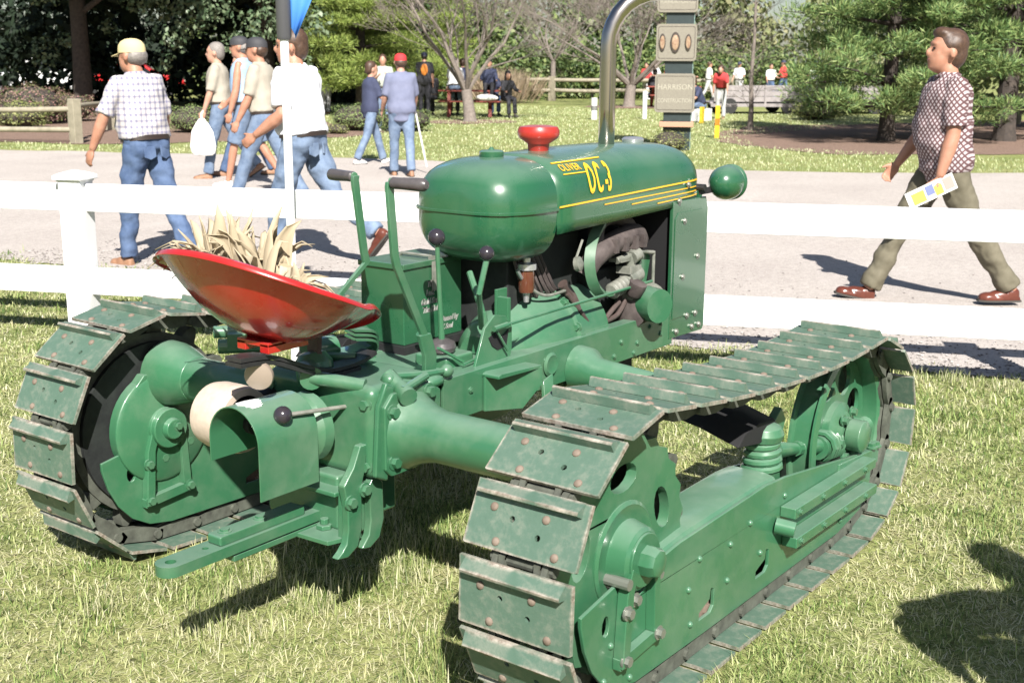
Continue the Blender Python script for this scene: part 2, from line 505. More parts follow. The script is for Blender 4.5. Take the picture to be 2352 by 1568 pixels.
def near_points(n):
    x = RNG.uniform(-2.1, 5.0, n); y = RNG.uniform(-3.4, 9.0, n)
    d = np.hypot(x - CAM_POS.x, y - CAM_POS.y)
    keep = RNG.uniform(0, 1, n) < np.clip((3.4 / np.maximum(d, .1)) ** 1.3, 0, 1)
    # outside the camera's neighbourhood and the strip behind it
    ang = np.arctan2(y - CAM_POS.y, x - CAM_POS.x) - YAW
    keep &= (np.abs(ang) < R(34)) & (d > 1.2)
    e = road_x(y); edge = e + .10 * np.sin(y * 5.1) + .07 * np.sin(y * 13.7 + 1)
    keep &= (x < edge + RNG.exponential(.07, n))
    # pressed flat under the tracks and thinner where worn
    for s in (-1, 1):
        keep &= ~((np.abs(y - s * YC) < .150) & (x > -.22) & (x < 1.42))
    return x[keep], y[keep], d[keep]
x, y, d = near_points(1080000)
patch = np.array([noise.noise(Vector((a * 1.4, b * 1.4, 0))) for a, b in zip(x[::1], y[::1])]) if False else np.sin(x * 2.1 + 1.3 * np.sin(y * 1.7)) * np.sin(y * 2.7 + 1.1 * np.sin(x * 1.9 + 1))
Hh = .027 * (1 + .40 * patch) * (1 + RNG.uniform(-.3, .4, len(x))); Ww = .0026 * np.clip(d / 3.2, .9, 3.0)
foliage_mat('green blades', [(.07, .12, .03), (.14, .22, .055), (.24, .33, .09), (.34, .41, .15), (.45, .47, .22)], 0.6, 0.3)
foliage_mat('straw blades', [(.40, .38, .18), (.55, .52, .30), (.66, .63, .42), (.34, .38, .15), (.48, .48, .25)], 0.6, 0.25)
f1 = np.sin(x * 9.1 + 2.2 * np.sin(y * 7.3)) * np.sin(y * 8.7 + 2.0 * np.sin(x * 6.1 + 2)) + .8 * patch + RNG.normal(0, .55, len(x))
P_ = np.stack([x, y, np.zeros_like(x)], 1)
for nm_, msk, mt_, hh_, fl_, lb_ in (('turf_grass', (f1 > -.5) & (f1 < .6), 'grass blades', 1.0, .55, 'short dry yellow green turf around the tractor'),
                                ('green_turf', f1 >= .6, 'green blades', 1.25, .25, 'greener living clumps in the turf'),
                                ('straw_thatch', f1 <= -.5, 'straw blades', 1.25, .85, 'matted pale straw thatch in the turf')):
    blades_object(nm_, P_[msk], Hh[msk] * hh_, Ww[msk], MAT[mt_], lean=1.1, curl=.9, label=lb_, flat=fl_)
# taller tufts at the fence and under the tractor
def tufts(centres, per, spread, H, W):
    P = []
    for cx, cy, k in centres:
        n_ = int(per * k); P.append(np.stack([RNG.normal(cx, spread, n_), RNG.normal(cy, spread, n_), np.zeros(n_)], 1))
    P = np.concatenate(P)
    return blades_object('grass_tufts', P, np.full(len(P), H), np.full(len(P), W), MAT['grass blades'], lean=.45, curl=.7, label='taller grass tufts along the fence line and beside the tracks')
cs = [(road_x(y_) - .12 + random.uniform(-.1, .12), y_, random.uniform(.4, 1)) for y_ in np.linspace(-1.2, 6.5, 70)]
cs += [(random.uniform(-.5, 1.3), random.uniform(-.55, .55), random.uniform(.3, .8)) for _ in range(60)]
tufts(cs, 90, .045, .062, .003)
# far lawn blades
n = 150000
x = RNG.uniform(8, 34, n); y = RNG.uniform(-2, 30, n); d = np.hypot(x - CAM_POS.x, y - CAM_POS.y)
fx = np.interp(y, [p[1] for p in FAR_EDGE], [p[0] for p in FAR_EDGE])
ang = np.arctan2(y - CAM_POS.y, x - CAM_POS.x) - YAW
k = (x > fx + .05) & (np.abs(ang) < R(28)) & (RNG.uniform(0, 1, n) < (18 / d) ** 1.5)
k &= ~((x > 18.5 + np.maximum(0, (8 - y)) * 0) & (y < 9.6) & (x - 18.2 > (y - 7.4) * 1.5) & (x > 18.0) & (y < 9.5))
def inpoly(px, py, poly):
    c = np.zeros(len(px), bool); j = len(poly) - 1
    for i in range(len(poly)):
        xi, yi = poly[i]; xj, yj = poly[j]
        c ^= ((yi > py) != (yj > py)) & (px < (xj - xi) * (py - yi) / (yj - yi + 1e-9) + xi); j = i
    return c
k &= ~inpoly(x, y, [(11.0, 17.0), (9.0, 23.5), (14, 34), (26, 34), (23, 24), (19.5, 19.5), (17.6, 16.0), (15.6, 15.3), (13.4, 15.9)])
x, y, d = x[k], y[k], d[k]
blades_object('lawn_grass', np.stack([x, y, np.zeros_like(x)], 1), .05 * np.ones(len(x)), .006 * d / 10, MAT['lawn blades'], lean=.8, curl=.6, label='mown lawn beyond the gravel road')
# loose stones along the verge
foliage_mat('gravel stones', [(.20, .18, .17), (.36, .33, .31), (.48, .45, .43), (.30, .27, .25)], .85, 0.0)
def stones(n, name, label):
    ys = RNG.uniform(-2.2, 6.5, n); xs_ = road_x(ys) + RNG.exponential(.55, n) - .05
    mb = MB(); V = []; F = []
    ico = [(0, 0, 1), (.894, 0, .447), (.276, .851, .447), (-.724, .526, .447), (-.724, -.526, .447), (.276, -.851, .447), (0, 0, -.3)]
    fc = [(0, 1, 2), (0, 2, 3), (0, 3, 4), (0, 4, 5), (0, 5, 1), (6, 2, 1), (6, 3, 2), (6, 4, 3), (6, 5, 4), (6, 1, 5)]
    base = np.array(ico)
    r_ = RNG.uniform(.004, .012, n)
    jit = RNG.uniform(.7, 1.25, (n, 7, 3))
    P = base[None] * jit * r_[:, None, None]; P[:, :, 2] *= .7
    P += np.stack([xs_, ys, np.full(n, .008)], 1)[:, None]
    me = bpy.data.meshes.new(name)
    Fs = (np.arange(n)[:, None, None] * 7 + np.array(fc)[None]).reshape(-1, 3)
    me.from_pydata(P.reshape(-1, 3).tolist(), [], Fs.tolist())
    me.materials.append(MAT['gravel stones']); o = bpy.data.objects.new(name, me); link(o); return tag(o, label, kind='stuff')
stones(5500, 'loose_gravel', 'loose small stones scattered along the road verge')

# ================================================================== WHITE RAIL FENCE
m, b = base_mat('white vinyl', (.80, .80, .81), .38, spec=.4)
FA = Vector((1.333, 3.832, 0)); FD = (Vector((3.4136, -.790, 0)) - FA).normalized(); FN = Vector((-FD.y, FD.x, 0))   # FN points to the road side
VW = MAT['white vinyl']
fence = thing('rail_fence', 'white two rail vinyl fence running behind the tractor beside the gravel road', 'fence', FA)
FR = Matrix((FD, FN, Vector((0, 0, 1)))).transposed()
def fl(s, n_, z): return FR @ Vector((s, n_, z))
for z0, z1 in ((.246, .387), (.684, .826)):
    for s0, s1 in ((-4.5, -2.02), (-2.0, .43), (.45, 2.88), (2.90, 5.33), (5.35, 7.8)):
        mb = MB(); mb.box(fl((s0 + s1) / 2, 0, (z0 + z1) / 2), (s1 - s0, .038, z1 - z0), FR); mb.build('rail', VW, fence, bevel=.004)
for sp in (-4.46, -2.01, .44, 2.89, 5.34, 7.79):
    mb = MB(); mb.box(fl(sp, .0, .415), (.127, .127, .87), FR)
    po = mb.build('post', VW, fence, bevel=.006)
    cap = MB(); hw_ = .078
    def ring(h, z): return [fl(sp + a * h, b_ * h, z) for a, b_ in ((-1, -1), (1, -1), (1, 1), (-1, 1))]
    cap.loft([ring(.068, .838), ring(.068, .846), ring(.082, .850), ring(.082, .868), ring(.074, .872), ring(.050, .884), ring(.004, .897)])
    cap.build('cap', VW, po, bevel=.002)
# white pole with dark sleeve and blue flag, tied to the fence
pl = thing('flag_pole', 'thin white pole with a dark grey sleeve and blue pennant, standing at the fence', 'pole', (2.05, 2.02, 0))
pl.location = (1.778, 2.112, 0)
mb = MB(); mb.cyl((0, 0, 0), (0, 0, 1.62), .0205, 20); mb.build('pole', VW, pl)
base_mat('dark sleeve', (.075, .075, .082), .4)
base_mat('blue pennant', (.06, .22, .62), .55)
mb = MB(); mb.lathe([(.028, 1.545), (.034, 1.56), (.035, 1.95), (.033, 2.6)], (0, 0, 0), (0, 0, 1), 16); mb.build('sleeve', MAT['dark sleeve'], pl)
mb = MB(); vs = []; fs = []
for i in range(9):
    u = i / 8
    for j in range(7):
        z = 1.60 + (2.45 - 1.60) * j / 6; wdt = (.02 + .40 * ((z - 1.60) / .85)) * u
        dv = Vector((.60, -.80, 0)) * (.034 + wdt) + Vector((.8, .6, 0)) * (.025 * math.sin(u * 5 + z * 3) * u)
        vs.append((dv.x, dv.y, z - .05 * u))
for i in range(8):
    for j in range(6): a = i * 7 + j; fs.append((a, a + 1, a + 8, a + 7))
mb.add(vs, fs); fo_ = mb.build('flag', MAT['blue pennant'], pl, recalc=False)
sm = fo_.modifiers.new('thick', 'SOLIDIFY'); sm.thickness = .002
# ================================================================== TRACTOR
TR = thing('crawler_tractor', 'small green crawler tractor with worn track plates and red bucket seat on the grass', 'tractor')
G = MAT['tractor green paint']; HG = MAT['hood green paint']
ROOT = TR
def bolt(mb, p, axis, r=0.012, h=0.012, n=6):
    a = Vector(axis).normalized(); p = Vector(p)
    mb.cyl(p - a * 0.003, p + a * h, r, n); mb.cyl(p - a * 0.002, p + a * 0.003, r * 1.45, 12)
def bolts(name, pts, axis, parent, r=0.012, h=0.012, mat=None):
    """each bolt head its own sub-part, mesh shared"""
    mb = MB(); bolt(mb, (0, 0, 0), axis, r, h)
    me = mb.mesh(name, mat or G)
    for p in pts:
        o = bpy.data.objects.new(name, me); link(o, parent); o.location = p
def rivets(pts, axis, parent, r=0.009, mat=None):
    mb = MB(); a = Vector(axis).normalized()
    mb.lathe([(r, -0.002), (r, 0.002), (r * 0.8, 0.005), (r * 0.35, 0.008)], (0, 0, 0), a, 10)
    me = mb.mesh('rivet', mat or G)
    for p in pts:
        o = bpy.data.objects.new('rivet', me); link(o, parent); o.location = p

YC, YI, YO = 0.824, 0.683, 0.965
JP = [(-0.052, .733), (-.197, .700), (-.322, .603), (-.392, .455), (-.397, .290), (-.335, .145), (-.225, .045), (-.080, .012)]
JP += [(0.07 + .15 * i, .006) for i in range(8)]
JP += [(1.27, .012), (1.405, .045), (1.515, .115), (1.585, .240), (1.600, .375), (1.550, .500), (1.440, .595), (1.292, .655)]
JP += [(1.140, .647), (.990, .642), (.840, .644), (.690, .651), (.540, .662), (.392, .675), (.243, .692), (.095, .712)]
# ring order: top-front of rear wheel -> down the back -> ground -> up the front -> back along the top
NJ = len(JP)

def shoe_mesh(L):
    mb = MB(); hw = (YO - YI) / 2
    # local: x along travel (t), y width, z outward; lip at the t=0 end
    holes = [circ(L * .45, -0.035, .007, 8), circ(L * .60, 0.035, .007, 8)]
    ol = [(0.004, -hw), (L - .019, -hw), (L - .017, -hw + .004), (L - .017, hw - .004), (L - .019, hw), (0.004, hw)]
    mb.prism(ol, lambda u, v, w: (u, v, w), -.009, 0.0, holes)
    lip = [(0.003, -.001), (.027, .0235), (.033, .0215), (.035, .001)]
    inset = .017
    mb.prism(lip, lambda u, v, w: (u, w, v), -hw + inset, hw - inset)
    mb.mi = 1
    for px, py in ((.35, -.085), (.35, .045), (.78, -.060), (.78, .085)):
        mb.lathe([(.0095, 0), (.009, .0025), (.006, .005), (.002, .006)], (L * px, py, 0), (0, 0, 1), 10)
    return mb.mesh('track_shoe', [MAT['worn track plate paint'], MAT['rivet steel']], ang=30)
SHOE_CACHE = {}
def build_track(s):
    ch = MB()
    def P3(x, z, a): return (x, s * a, z)
    links = MB()
    for i in range(NJ):
        a = Vector((JP[i][0], 0, JP[i][1])); b = Vector((JP[(i + 1) % NJ][0], 0, JP[(i + 1) % NJ][1]))
        d = (b - a); L = d.length; d.normalize()
        n = Vector((d.z, 0, -d.x))  # outward for this ring order
        ctr = Vector((.6, 0, .35))
        if n.dot((a + b) / 2 - ctr) < 0: n = -n
        for yy in (YC - .062, YC - .044, YC + .044, YC + .062):
            off = .02 if yy in (YC - .062, YC + .062) else -.006
            o0 = a - n * .010 + d * (off - .006); o1 = o0 + d * (L + .002)
            h = .046
            pts = [o0 - n * .004, o1 - n * .004, o1 - n * (h * .8), o0 + d * (L * .7) - n * h, o0 + d * (L * .3) - n * h, o0 - n * (h * .8)]
            vs = [Vector((p.x, s * (yy - .007), p.z)) for p in pts] + [Vector((p.x, s * (yy + .007), p.z)) for p in pts]
            m = 6
            links.add(vs, [tuple(range(m)), tuple(range(2 * m - 1, m - 1, -1))] + [(k, (k + 1) % m, (k + 1) % m + m, k + m) for k in range(m)])
        pc = a - n * .034
        links.cyl((pc.x, s * (YC - .078), pc.z), (pc.x, s * (YC + .078), pc.z), .013, 10)
    chain = links.build('track_chain', MAT['chain iron'], TR, ang=30, label='dark track chain running round the %s wheels' % ('near side' if s < 0 else 'far side'))
    for i in range(NJ):
        a = Vector((JP[i][0], 0, JP[i][1])); b = Vector((JP[(i + 1) % NJ][0], 0, JP[(i + 1) % NJ][1]))
        d = b - a; L = d.length; d.normalize()
        n = Vector((d.z, 0, -d.x))
        if n.dot((a + b) / 2 - Vector((.6, 0, .35))) < 0: n = -n
        key = round(L, 2)
        if key not in SHOE_CACHE: SHOE_CACHE[key] = shoe_mesh(key - .002)
        y = n.cross(d)
        M = Matrix((d, y, n)).transposed().to_4x4()
        M.translation = a + Vector((0, s * YC, 0))
        o = bpy.data.objects.new('track_shoe', SHOE_CACHE[key]); link(o, chain); o.matrix_local = M
    return chain
for s in (-1, 1): build_track(s)

# ---- wheels, frames
HX, HZ = -0.045, 0.382
def xz(s): return lambda u, v, w: (u, s * w, v)
def build_side(s):
    side = 'near' if s < 0 else 'far'
    f = xz(s)
    # sprocket: outer dished disc with oval windows, rim and teeth
    mb = MB()
    holes = [circ(HX + .178 * math.cos(a), HZ + .178 * math.sin(a), .055, 16, .032, a + PI / 2) for a in [R(20 + 72 * k) for k in range(5)]]
    ol = []
    for k in range(26):
        a0 = 2 * PI * k / 26
        ol += [(HX + .258 * math.cos(a0), HZ + .258 * math.sin(a0)), (HX + .272 * math.cos(a0 + .10), HZ + .272 * math.sin(a0 + .10)),
               ]
    mb.prism(ol, f, .842, .868, holes)
    spk = mb.build('sprocket', G, TR, bevel=.003)
    m2_ = MB(); m2_.prism(circ(HX, HZ, .25, 48), f, .776, .790); m2_.build('inner_disc', MAT['engine dark iron'], spk)
    t = MB()
    for k in range(13):
        a0 = 2 * PI * k / 13
        c, sn = math.cos(a0), math.sin(a0)
        def q(r, w): return (HX + r * c - w * sn, HZ + r * sn + w * c)
        t.prism([q(.262, -.030), q(.300, -.020), q(.318, -.008), q(.318, .008), q(.300, .020), q(.262, .030)], f, .800, .842)
    t.prism(circ(HX, HZ, .275, 40), f, .792, .842, [circ(HX, HZ, .235, 40)])
    t.build('sprocket_teeth', MAT['chain iron'], spk, bevel=.002)
    hb = MB()
    ax = (0, s, 0)
    hb.lathe([(.122, .866), (.122, .871), (.114, .876), (.110, .874), (.082, .874), (.072, .915), (.064, .922), (.045, .924)], (HX, 0, HZ), ax, 32)
    hub = hb.build('hub', G, spk, ang=30)
    cp = MB()
    cp.lathe([(.036, .925), (.036, .950), (.030, .962), (.016, .967), (.006, .968)], (HX, 0, HZ), ax, 8)
    cp.build('hub_cap', G, hub) if False else cp.build('hub_cap', G, spk)
    bt = MB(); bt.cyl((HX - .078, s * .87, HZ - .03), (HX - .078, s * .935, HZ - .03), .013, 10); bt.build('stud', MAT['plated bolt'], spk)
    # final drive housing, inner side
    fd = MB()
    fd.lathe([(.155, .728), (.168, .736), (.168, .770), (.15, .774)], (HX, 0, HZ), ax, 40)
    fd.lathe([(.066, .62), (.072, .64), (.088, .69), (.096, .72), (.098, .7665)], (0.0, 0, .535), ax, 28)
    fd.prism([(-.106, .55), (-.175, .48), (-.205, .40), (.11, .39), (.106, .55)], f, .733, .7685)
    fd.lathe([(.060, .70), (.060, .729), (.05, .742)], (HX, 0, HZ), ax, 24)
    fd.lathe([(.030, .68), (.034, .701)], (HX, 0, HZ), ax, 20)
    fdo = fd.build('final_drive_case', G, TR, bevel=.004)
    bolts('bolt', [(HX + .010 * math.cos(a), s * .682, HZ + .018 * math.sin(a)) for a in (0.5,)], (0, -s, 0), fdo, .011)
    # axle tube with flared flange
    at = MB()
    at.lathe([(.064, .70), (.066, .42), (.066, .31), (.074, .27), (.092, .225), (.10, .215)], (0, 0, .535), ax, 36)
    ato = at.build('axle_tube', G, TR, ang=40)
    fl = MB()
    sq = [(-.105, .455), (-.085, .435), (.085, .435), (.11, .46), (.11, .62), (.075, .645), (-.075, .645), (-.105, .615)]
    fl.prism(sq, f, .190, .215)
    fo = fl.build('axle_flange', G, ato, bevel=.005)
    for p in ((-.075, .47), (-.078, .60), (.06, .625), (.085, .47)):
        bb = MB(); bolt(bb, (p[0], s * .215, p[1]), ax, .014, .016); bb.build('bolt', G, ato)
    if True:
        # inner and outer frame plates
        def plate(w0, w1, outer):
            ol = [(-.262, .318), (-.262, .296), (-.245, .235), (-.215, .175), (-.17, .125), (-.11, .09), (-.03, .075), (.3, .068), (1.15, .060), (1.33, .085), (1.40, .16), (1.40, .225),
                  (1.30, .275), (.75, .352), (.62, .362), (.17, .352), (.075, .342)]
            cut = arc(HX, HZ - .01, .088, -35, -145, 8)
            ol = ol + cut + [(-.13, .342)]
            holes = [circ(-.165, .262, .014, 12, .024)]
            if outer:
                for cx in (.30, .615, .985):
                    holes.append([(cx - .032, .112), (cx + .026, .112), (cx + .042, .126), (cx + .042, .172), (cx + .026, .176), (cx + .022, .150), (cx - .010, .140), (cx - .032, .132)])
            m = MB(); m.prism(ol, f, w0, w1, holes)
            return m
        of = plate(.892, .902, True).build('track_frame', G, TR, bevel=.0025)
        inn = plate(.742, .752, True).build('frame_plate', G, of, bevel=.0025)
        tp = MB()
        # top cover, rounded over outwards
        prof = [(.745, .352), (.75, .364), (.76, .368), (.86, .368), (.885, .362), (.900, .345), (.9015, .325), (.8905, .325), (.8880, .342), (.878, .352), (.86, .357), (.76, .357)]
        rings = []
        for x, dz in ((.10, -.012), (.20, -.002), (.62, .004), (.70, .0)):
            rings.append([(x, s * a, z + dz) for a, z in prof])
        tp.loft(rings)
        tp.build('frame_cover', G, of, bevel=.002)
        rv = [(.20, .905), (.205, .215), (.42, .262), (.41, .168), (.53, .285), (.60, .18), (.255, .278), (.74, .30), (-.06, .10), (.22, .12), (-.17, .135), (-.145, .21), (.86, .115), (1.16, .10)]
        rivets([(x, s * .902, z) for x, z in rv[1:]], (0, s, 0), of, .0085)
        # rollers inside
        for cx in (.12, .34, .57, .80, 1.03):
            ro = MB(); ro.lathe([(.035, .765), (.062, .77), (.062, .785), (.05, .79), (.05, .858), (.062, .863), (.062, .878), (.035, .883)], (cx, 0, .108), ax, 20)
            ro.cyl((cx, s * .752, .108), (cx, s * .892, .108), .018, 10)
            ro.build('track_roller', MAT['rivet steel'], of)
        # hub support bracket, both outside and inside
        for w0, sg, nm in ((.902, 1, 'hub_bracket'), (.742, -1, 'hub_bracket')):
            w = lambda k: w0 + sg * k
            br = MB()
            br.prism([(-.135, .155), (-.108, .155), (-.095, .32), (-.080, .365), (-.102, .38), (-.122, .32)], f, w(0), w(.028))
            br.prism([(.005, .19), (.032, .19), (.022, .37), (.0, .37)], f, w(0), w(.024))
            br.prism([(-.135, .150), (.035, .165), (.035, .193), (-.135, .178)], f, w(0), w(.022))
            br.lathe([(.045, w(-.02)), (.062, w(-.02)), (.062, w(.026)), (.045, w(.026))], (HX, 0, HZ), ax, 24)
            bro = br.build(nm, G, of, bevel=.003)
            bolts('bolt', [(-.120, s * w(.026), .285), (-.120, s * w(.024), .172), (.026, s * w(.022), .182), (-.05, s * w(.002), .285), (.045, s * w(.002), .315)], (0, sg * s, 0), of, .012, .014, MAT['plated bolt'] if s < 0 and sg > 0 else G)
        # outer guide bars
        for z0, x0, x1 in ((.262, .715, 1.315), (.172, .735, 1.34)):
            gb = MB()
            gb.beam((x0, s * .925, z0), (x1, s * .925, z0 - .012), .045, .030)
            go = gb.build('guide_bar', G, of, bevel=.003)
            bolts('bolt', [(x0 + .03 + k * .16, s * .947, z0 - .003 * k) for k in range(4)], (0, s, 0), of, .007, .008)
        gp = MB(); gp.cyl((.685, s * .905, .232), (.70, s * .955, .225), .022, 12); gp.build('guide_boss', G, of)
        # idler wheel and yoke
        iw = MB(); ic = (1.285, 0, .335)
        iw.lathe([(.26, .78), (.278, .785), (.278, .792), (.262, .798), (.262, .850), (.278, .856), (.278, .863), (.256, .868), (.248, .860), (.246, .79), (.26, .78)], ic, ax, 48, closed=False)
        iw.prism(circ(1.285, .335, .250, 40), f, .802, .814, [circ(1.285 + .165 * math.cos(R(a)), .335 + .165 * math.sin(R(a)), .050, 14) for a in (20, 65, 110, 155, 200, 245, 290, 335)])
        iw.lathe([(.095, .78), (.095, .835), (.06, .862), (.03, .868)], ic, ax, 28)
        iw.v  # closed ring profile handled below
        iwo = iw.build('idler_wheel', G, TR, ang=30)
        bolts('bolt', [(1.285 + .07 * math.cos(R(a)), s * .862, .335 + .07 * math.sin(R(a))) for a in (10, 70, 130, 190, 250, 310)], ax, iwo, .012, .016)
        yk = MB()
        yk.beam((1.12, s * .895, .262), (1.45, s * .895, .235), .022, .05); yk.beam((1.12, s * .755, .262), (1.45, s * .755, .235), .022, .05)
        yk.lathe([(.05, .87), (.05, .915), (.03, .925)], ic, ax, 16)
        yk.lathe([(.035, .735), (.05, .745), (.05, .80)], ic, ax, 16)
        yko = yk.build('idler_yoke', G, of, bevel=.003)
        bolts('bolt', [(1.40 + .035 * (k % 2), s * (.87 + .03 * (k // 2)), .278 - .004 * k) for k in range(4)], (0, 0, 1), of, .013, .014)
        # recoil spring and rod
        sp = MB(); p0 = Vector((1.16, s * .825, .318)); p1 = Vector((1.47, s * .825, .290)); nturn = 17
        pts = []
        for k in range(nturn * 10 + 1):
            a = 2 * PI * k / 10; c = p0 + (p1 - p0) * (k / (nturn * 10))
            pts.append(c + Vector((0, math.cos(a), math.sin(a))) * .044)
        sp.tube(pts, .0085, 6)
        sp.cyl(p0 - Vector((.02, 0, 0)), p1 + Vector((.02, 0, 0)), .036, 16)
        spo = sp.build('recoil_spring', G, of)
        lk = MB()
        lk.tube([(.84, s * .80, .375), (.90, s * .805, .370), (1.0, s * .815, .350), (1.16, s * .825, .322)], [.022, .024, .017, .024], 12)
        lk.ell((.87, s * .80, .373), (.032, .032, .032)); lk.ell((1.05, s * .818, .345), (.034, .036, .032))
        le = MB(); le.cyl((1.47, s * .825, .290), (1.55, s * .825, .300), .030, 12); le.ell((1.555, s * .825, .30), (.034, .034, .034)); le.build('recoil_end', G, of)
        lk.cyl((1.1, s * .82, .33), (1.17, s * .825, .322), .02, 10); lk.tube([(1.0, s * .815, .35), (1.10, s * .82, .335)], .022, 10)
        lk.build('recoil_rod', G, of)
        # upright suspension coil with its cap
        sc = MB(); c0 = Vector((.775, s * .815, .345)); pts = []
        for k in range(4 * 14 + 1):
            a = 2 * PI * k / 14; fr = k / (4 * 14); rr = .050 - .012 * fr
            pts.append(c0 + Vector((math.cos(a) * rr, math.sin(a) * rr, fr * .085)))
        sc.tube(pts, .0115, 8)
        sc.build('suspension_spring', G, of)
        cb = MB()
        cb.lathe([(.05, 0), (.058, .02), (.05, .04), (.03, .05)], (.775, s * .815, .432), (0, 0, 1), 20)
        cb.prism([(.83, .37), (.89, .37), (.92, .46), (.89, .50), (.83, .46)], f, .79, .815)
        cb.build('spring_seat', G, of, bevel=.003)
        lf = MB(); lf.loft([[(x, s * (a), z + dz) for x, dz in ((.58, -.01), (.62, .022), (.71, .03), (.80, .02), (.84, -.015), (.71, -.03))] for a, z in ((.62, .525), (.72, .505), (.80, .480), (.835, .470))]); lf.build('spring_leaf', MAT['dark void'], of, bevel=.004)
        # forward cross tube down to the spring
        ct = MB()
        ct.tube([(.77, s * .201, .545), (.77, s * .24, .545), (.77, s * .27, .535), (.77, s * .60, .515), (.77, s * .68, .505)], [.070, .066, .050, .044, .040], 20)
        ct.build('cross_tube', G, TR, ang=50)
for s in (-1, 1): build_side(s)

# ---- centre housing
mb = MB()
def rbox(mb, x0, x1, y0, y1, z0, z1): mb.bb(x0, x1, y0, y1, z0, z1)
rbox(mb, -.125, .115, -.192, .192, .425, .665)
o = mb.build('axle_case', G, TR, bevel=.028)
o.modifiers['bevel'].segments = 4
mb = MB()
mb.lathe([(.03, -.140), (.070, -.136), (.085, -.12), (.090, -.095)], (-.06, 0.0, .545), (1, 0, 0), 32)
mb.lathe([(.035, -.215), (.038, -.16)], (-.06, .0, .50), (1, 0, 0), 20)
mb.lathe([(.05, 0), (.05, .06), (.035, .085), (.02, .09)], (-.10, .02, .635), (0, .25, 1), 20)
rc = mb.build('rear_cover', G, TR, ang=30)
bolts('bolt', [(-.118, y, z) for y, z in ((-.165, .62), (-.165, .46), (.165, .62), (.165, .46), (0, .66))], (-1, 0, 0), rc, .013, .014)
mb = MB()
mb.cyl((-.17, -.03, .675), (-.10, .06, .685), .030, 16); mb.cyl((-.16, -.02, .675), (-.10, -.145, .66), .018, 12)
mb.build('filler_elbow', G, rc)
# gearbox tunnel and deck
mb = MB()
mb.loft([[(x, y * w, z0 + z * h) for y, z in ((-.5, 0), (-.5, .8), (-.4, 1), (.4, 1), (.5, .8), (.5, 0))] for x, w, z0, h in ((.10, .34, .44, .19), (.30, .30, .44, .185), (.50, .24, .44, .175), (.56, .22, .44, .17))])
mb.build('gearbox', G, TR, bevel=.006)
mb = MB()
mb.bb(.115, .42, -.19, .19, .622, .632); mb.bb(.42, .62, -.19, -.10, .618, .628); mb.bb(.42, .62, .10, .19, .618, .628)
dk = mb.build('deck_plate', G, TR, bevel=.002)
# side rails: channel section
for s in (-1, 1):
    mb = MB(); f = lambda u, v, w: (w, s * u, v)
    ch = [(.20, .515), (.20, .635), (.155, .635), (.155, .627), (.192, .627), (.192, .523), (.155, .523), (.155, .515)]
    mb.prism(ch, f, .135, 1.35)
    rl = mb.build('side_rail', G, TR, bevel=.002)
    bolts('bolt', [(x, s * .2005, z) for x, z in ((.25, .585), (.60, .60), (1.02, .58), (1.12, .56), (1.20, .60), (1.27, .565), (1.27, .60), (.98, .54), (1.1, .53))], (0, s, 0), rl, .006, .006)
    mb = MB()
    mb.prism([(.30, .618), (.30, .515), (.43, .500), (.50, .560), (.50, .61)], lambda u, v, w: (u, s * (w + (u - .30) * .25), v), .203, .211)
    mb.prism([(.30, .62), (.315, .625), (.50, .615), (.50, .606), (.30, .612)], lambda u, v, w: (u, s * w, v), .200, .258)
    mb.build('side_gusset', G, rl, bevel=.002)
    mb = MB(); mb.lathe([(.032, .2), (.036, .206), (.028, .212), (.018, .209)], (.62, 0, .585), (0, s, 0), 20); mb.build('pivot_boss', G, rl)
    mb = MB(); mb.strip([(.60, s * .206, .55), (.58, s * .225, .50), (.56, s * .225, .45)], .05, .012, (1, 0, .3)); mb.build('link_strap', G, rl, bevel=.002)
# clutch bell and starter ring
mb = MB()
mb.lathe([(.060, .50), (.085, .52), (.105, .56), (.125, .61), (.150, .67), (.160, .73), (.162, .80), (.172, .806), (.172, .83), (.160, .835), (.160, .98)], (0, -.02, .605), (1, 0, 0), 36)
bell = mb.build('clutch_housing', G, TR, ang=32)
bolts('bolt', [(.806, -.02 + .165 * math.cos(R(a)), .605 + .165 * math.sin(R(a))) for a in (100, 130, 160, 200, 230)], (-1, 0, 0), bell, .010, .014)
# engine
mb = MB()
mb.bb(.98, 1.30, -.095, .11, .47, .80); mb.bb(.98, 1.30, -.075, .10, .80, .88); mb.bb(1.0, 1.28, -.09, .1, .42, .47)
mb.bb(.60, .98, -.06, .14, .63, .93); mb.bb(.98, 1.33, -.05, .14, .60, .99)  # added dark backing boxes, standing in for shade in the engine bay
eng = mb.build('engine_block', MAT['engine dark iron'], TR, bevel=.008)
mb = MB()
mb.tube(smooth_path([(.93, -.11, .80), (.955, -.125, .845), (1.01, -.135, .875), (1.10, -.135, .895), (1.20, -.13, .90), (1.24, -.12, .875)], 5), .036, 14)
mb.tube(smooth_path([(.98, -.13, .86), (1.0, -.11, .93), (1.08, -.09, .96), (1.17, -.1, .95), (1.21, -.12, .90)], 5), .026, 12)
for x in (1.02, 1.08, 1.14, 1.19): mb.bb(x - .008, x + .012, -.178, -.10, .862, .905)
mb.build('exhaust_manifold', MAT['manifold iron'], eng)
mb = MB()
mb.strip(smooth_path([(.995, -.13, .955), (.93, -.145, .915), (.895, -.155, .85), (.91, -.16, .78), (.965, -.16, .735), (1.02, -.16, .735)], 5), .034, .012, (.55, -.8, .1))
mb.build('air_pipe', G, eng)
mb = MB()
for k in range(5): mb.lathe([(.020, 0), (.027, .005), (.027, .012), (.020, .018)], (1.01 + k * .022, -.165, .74 + k * .004), (1, 0, .2), 14)
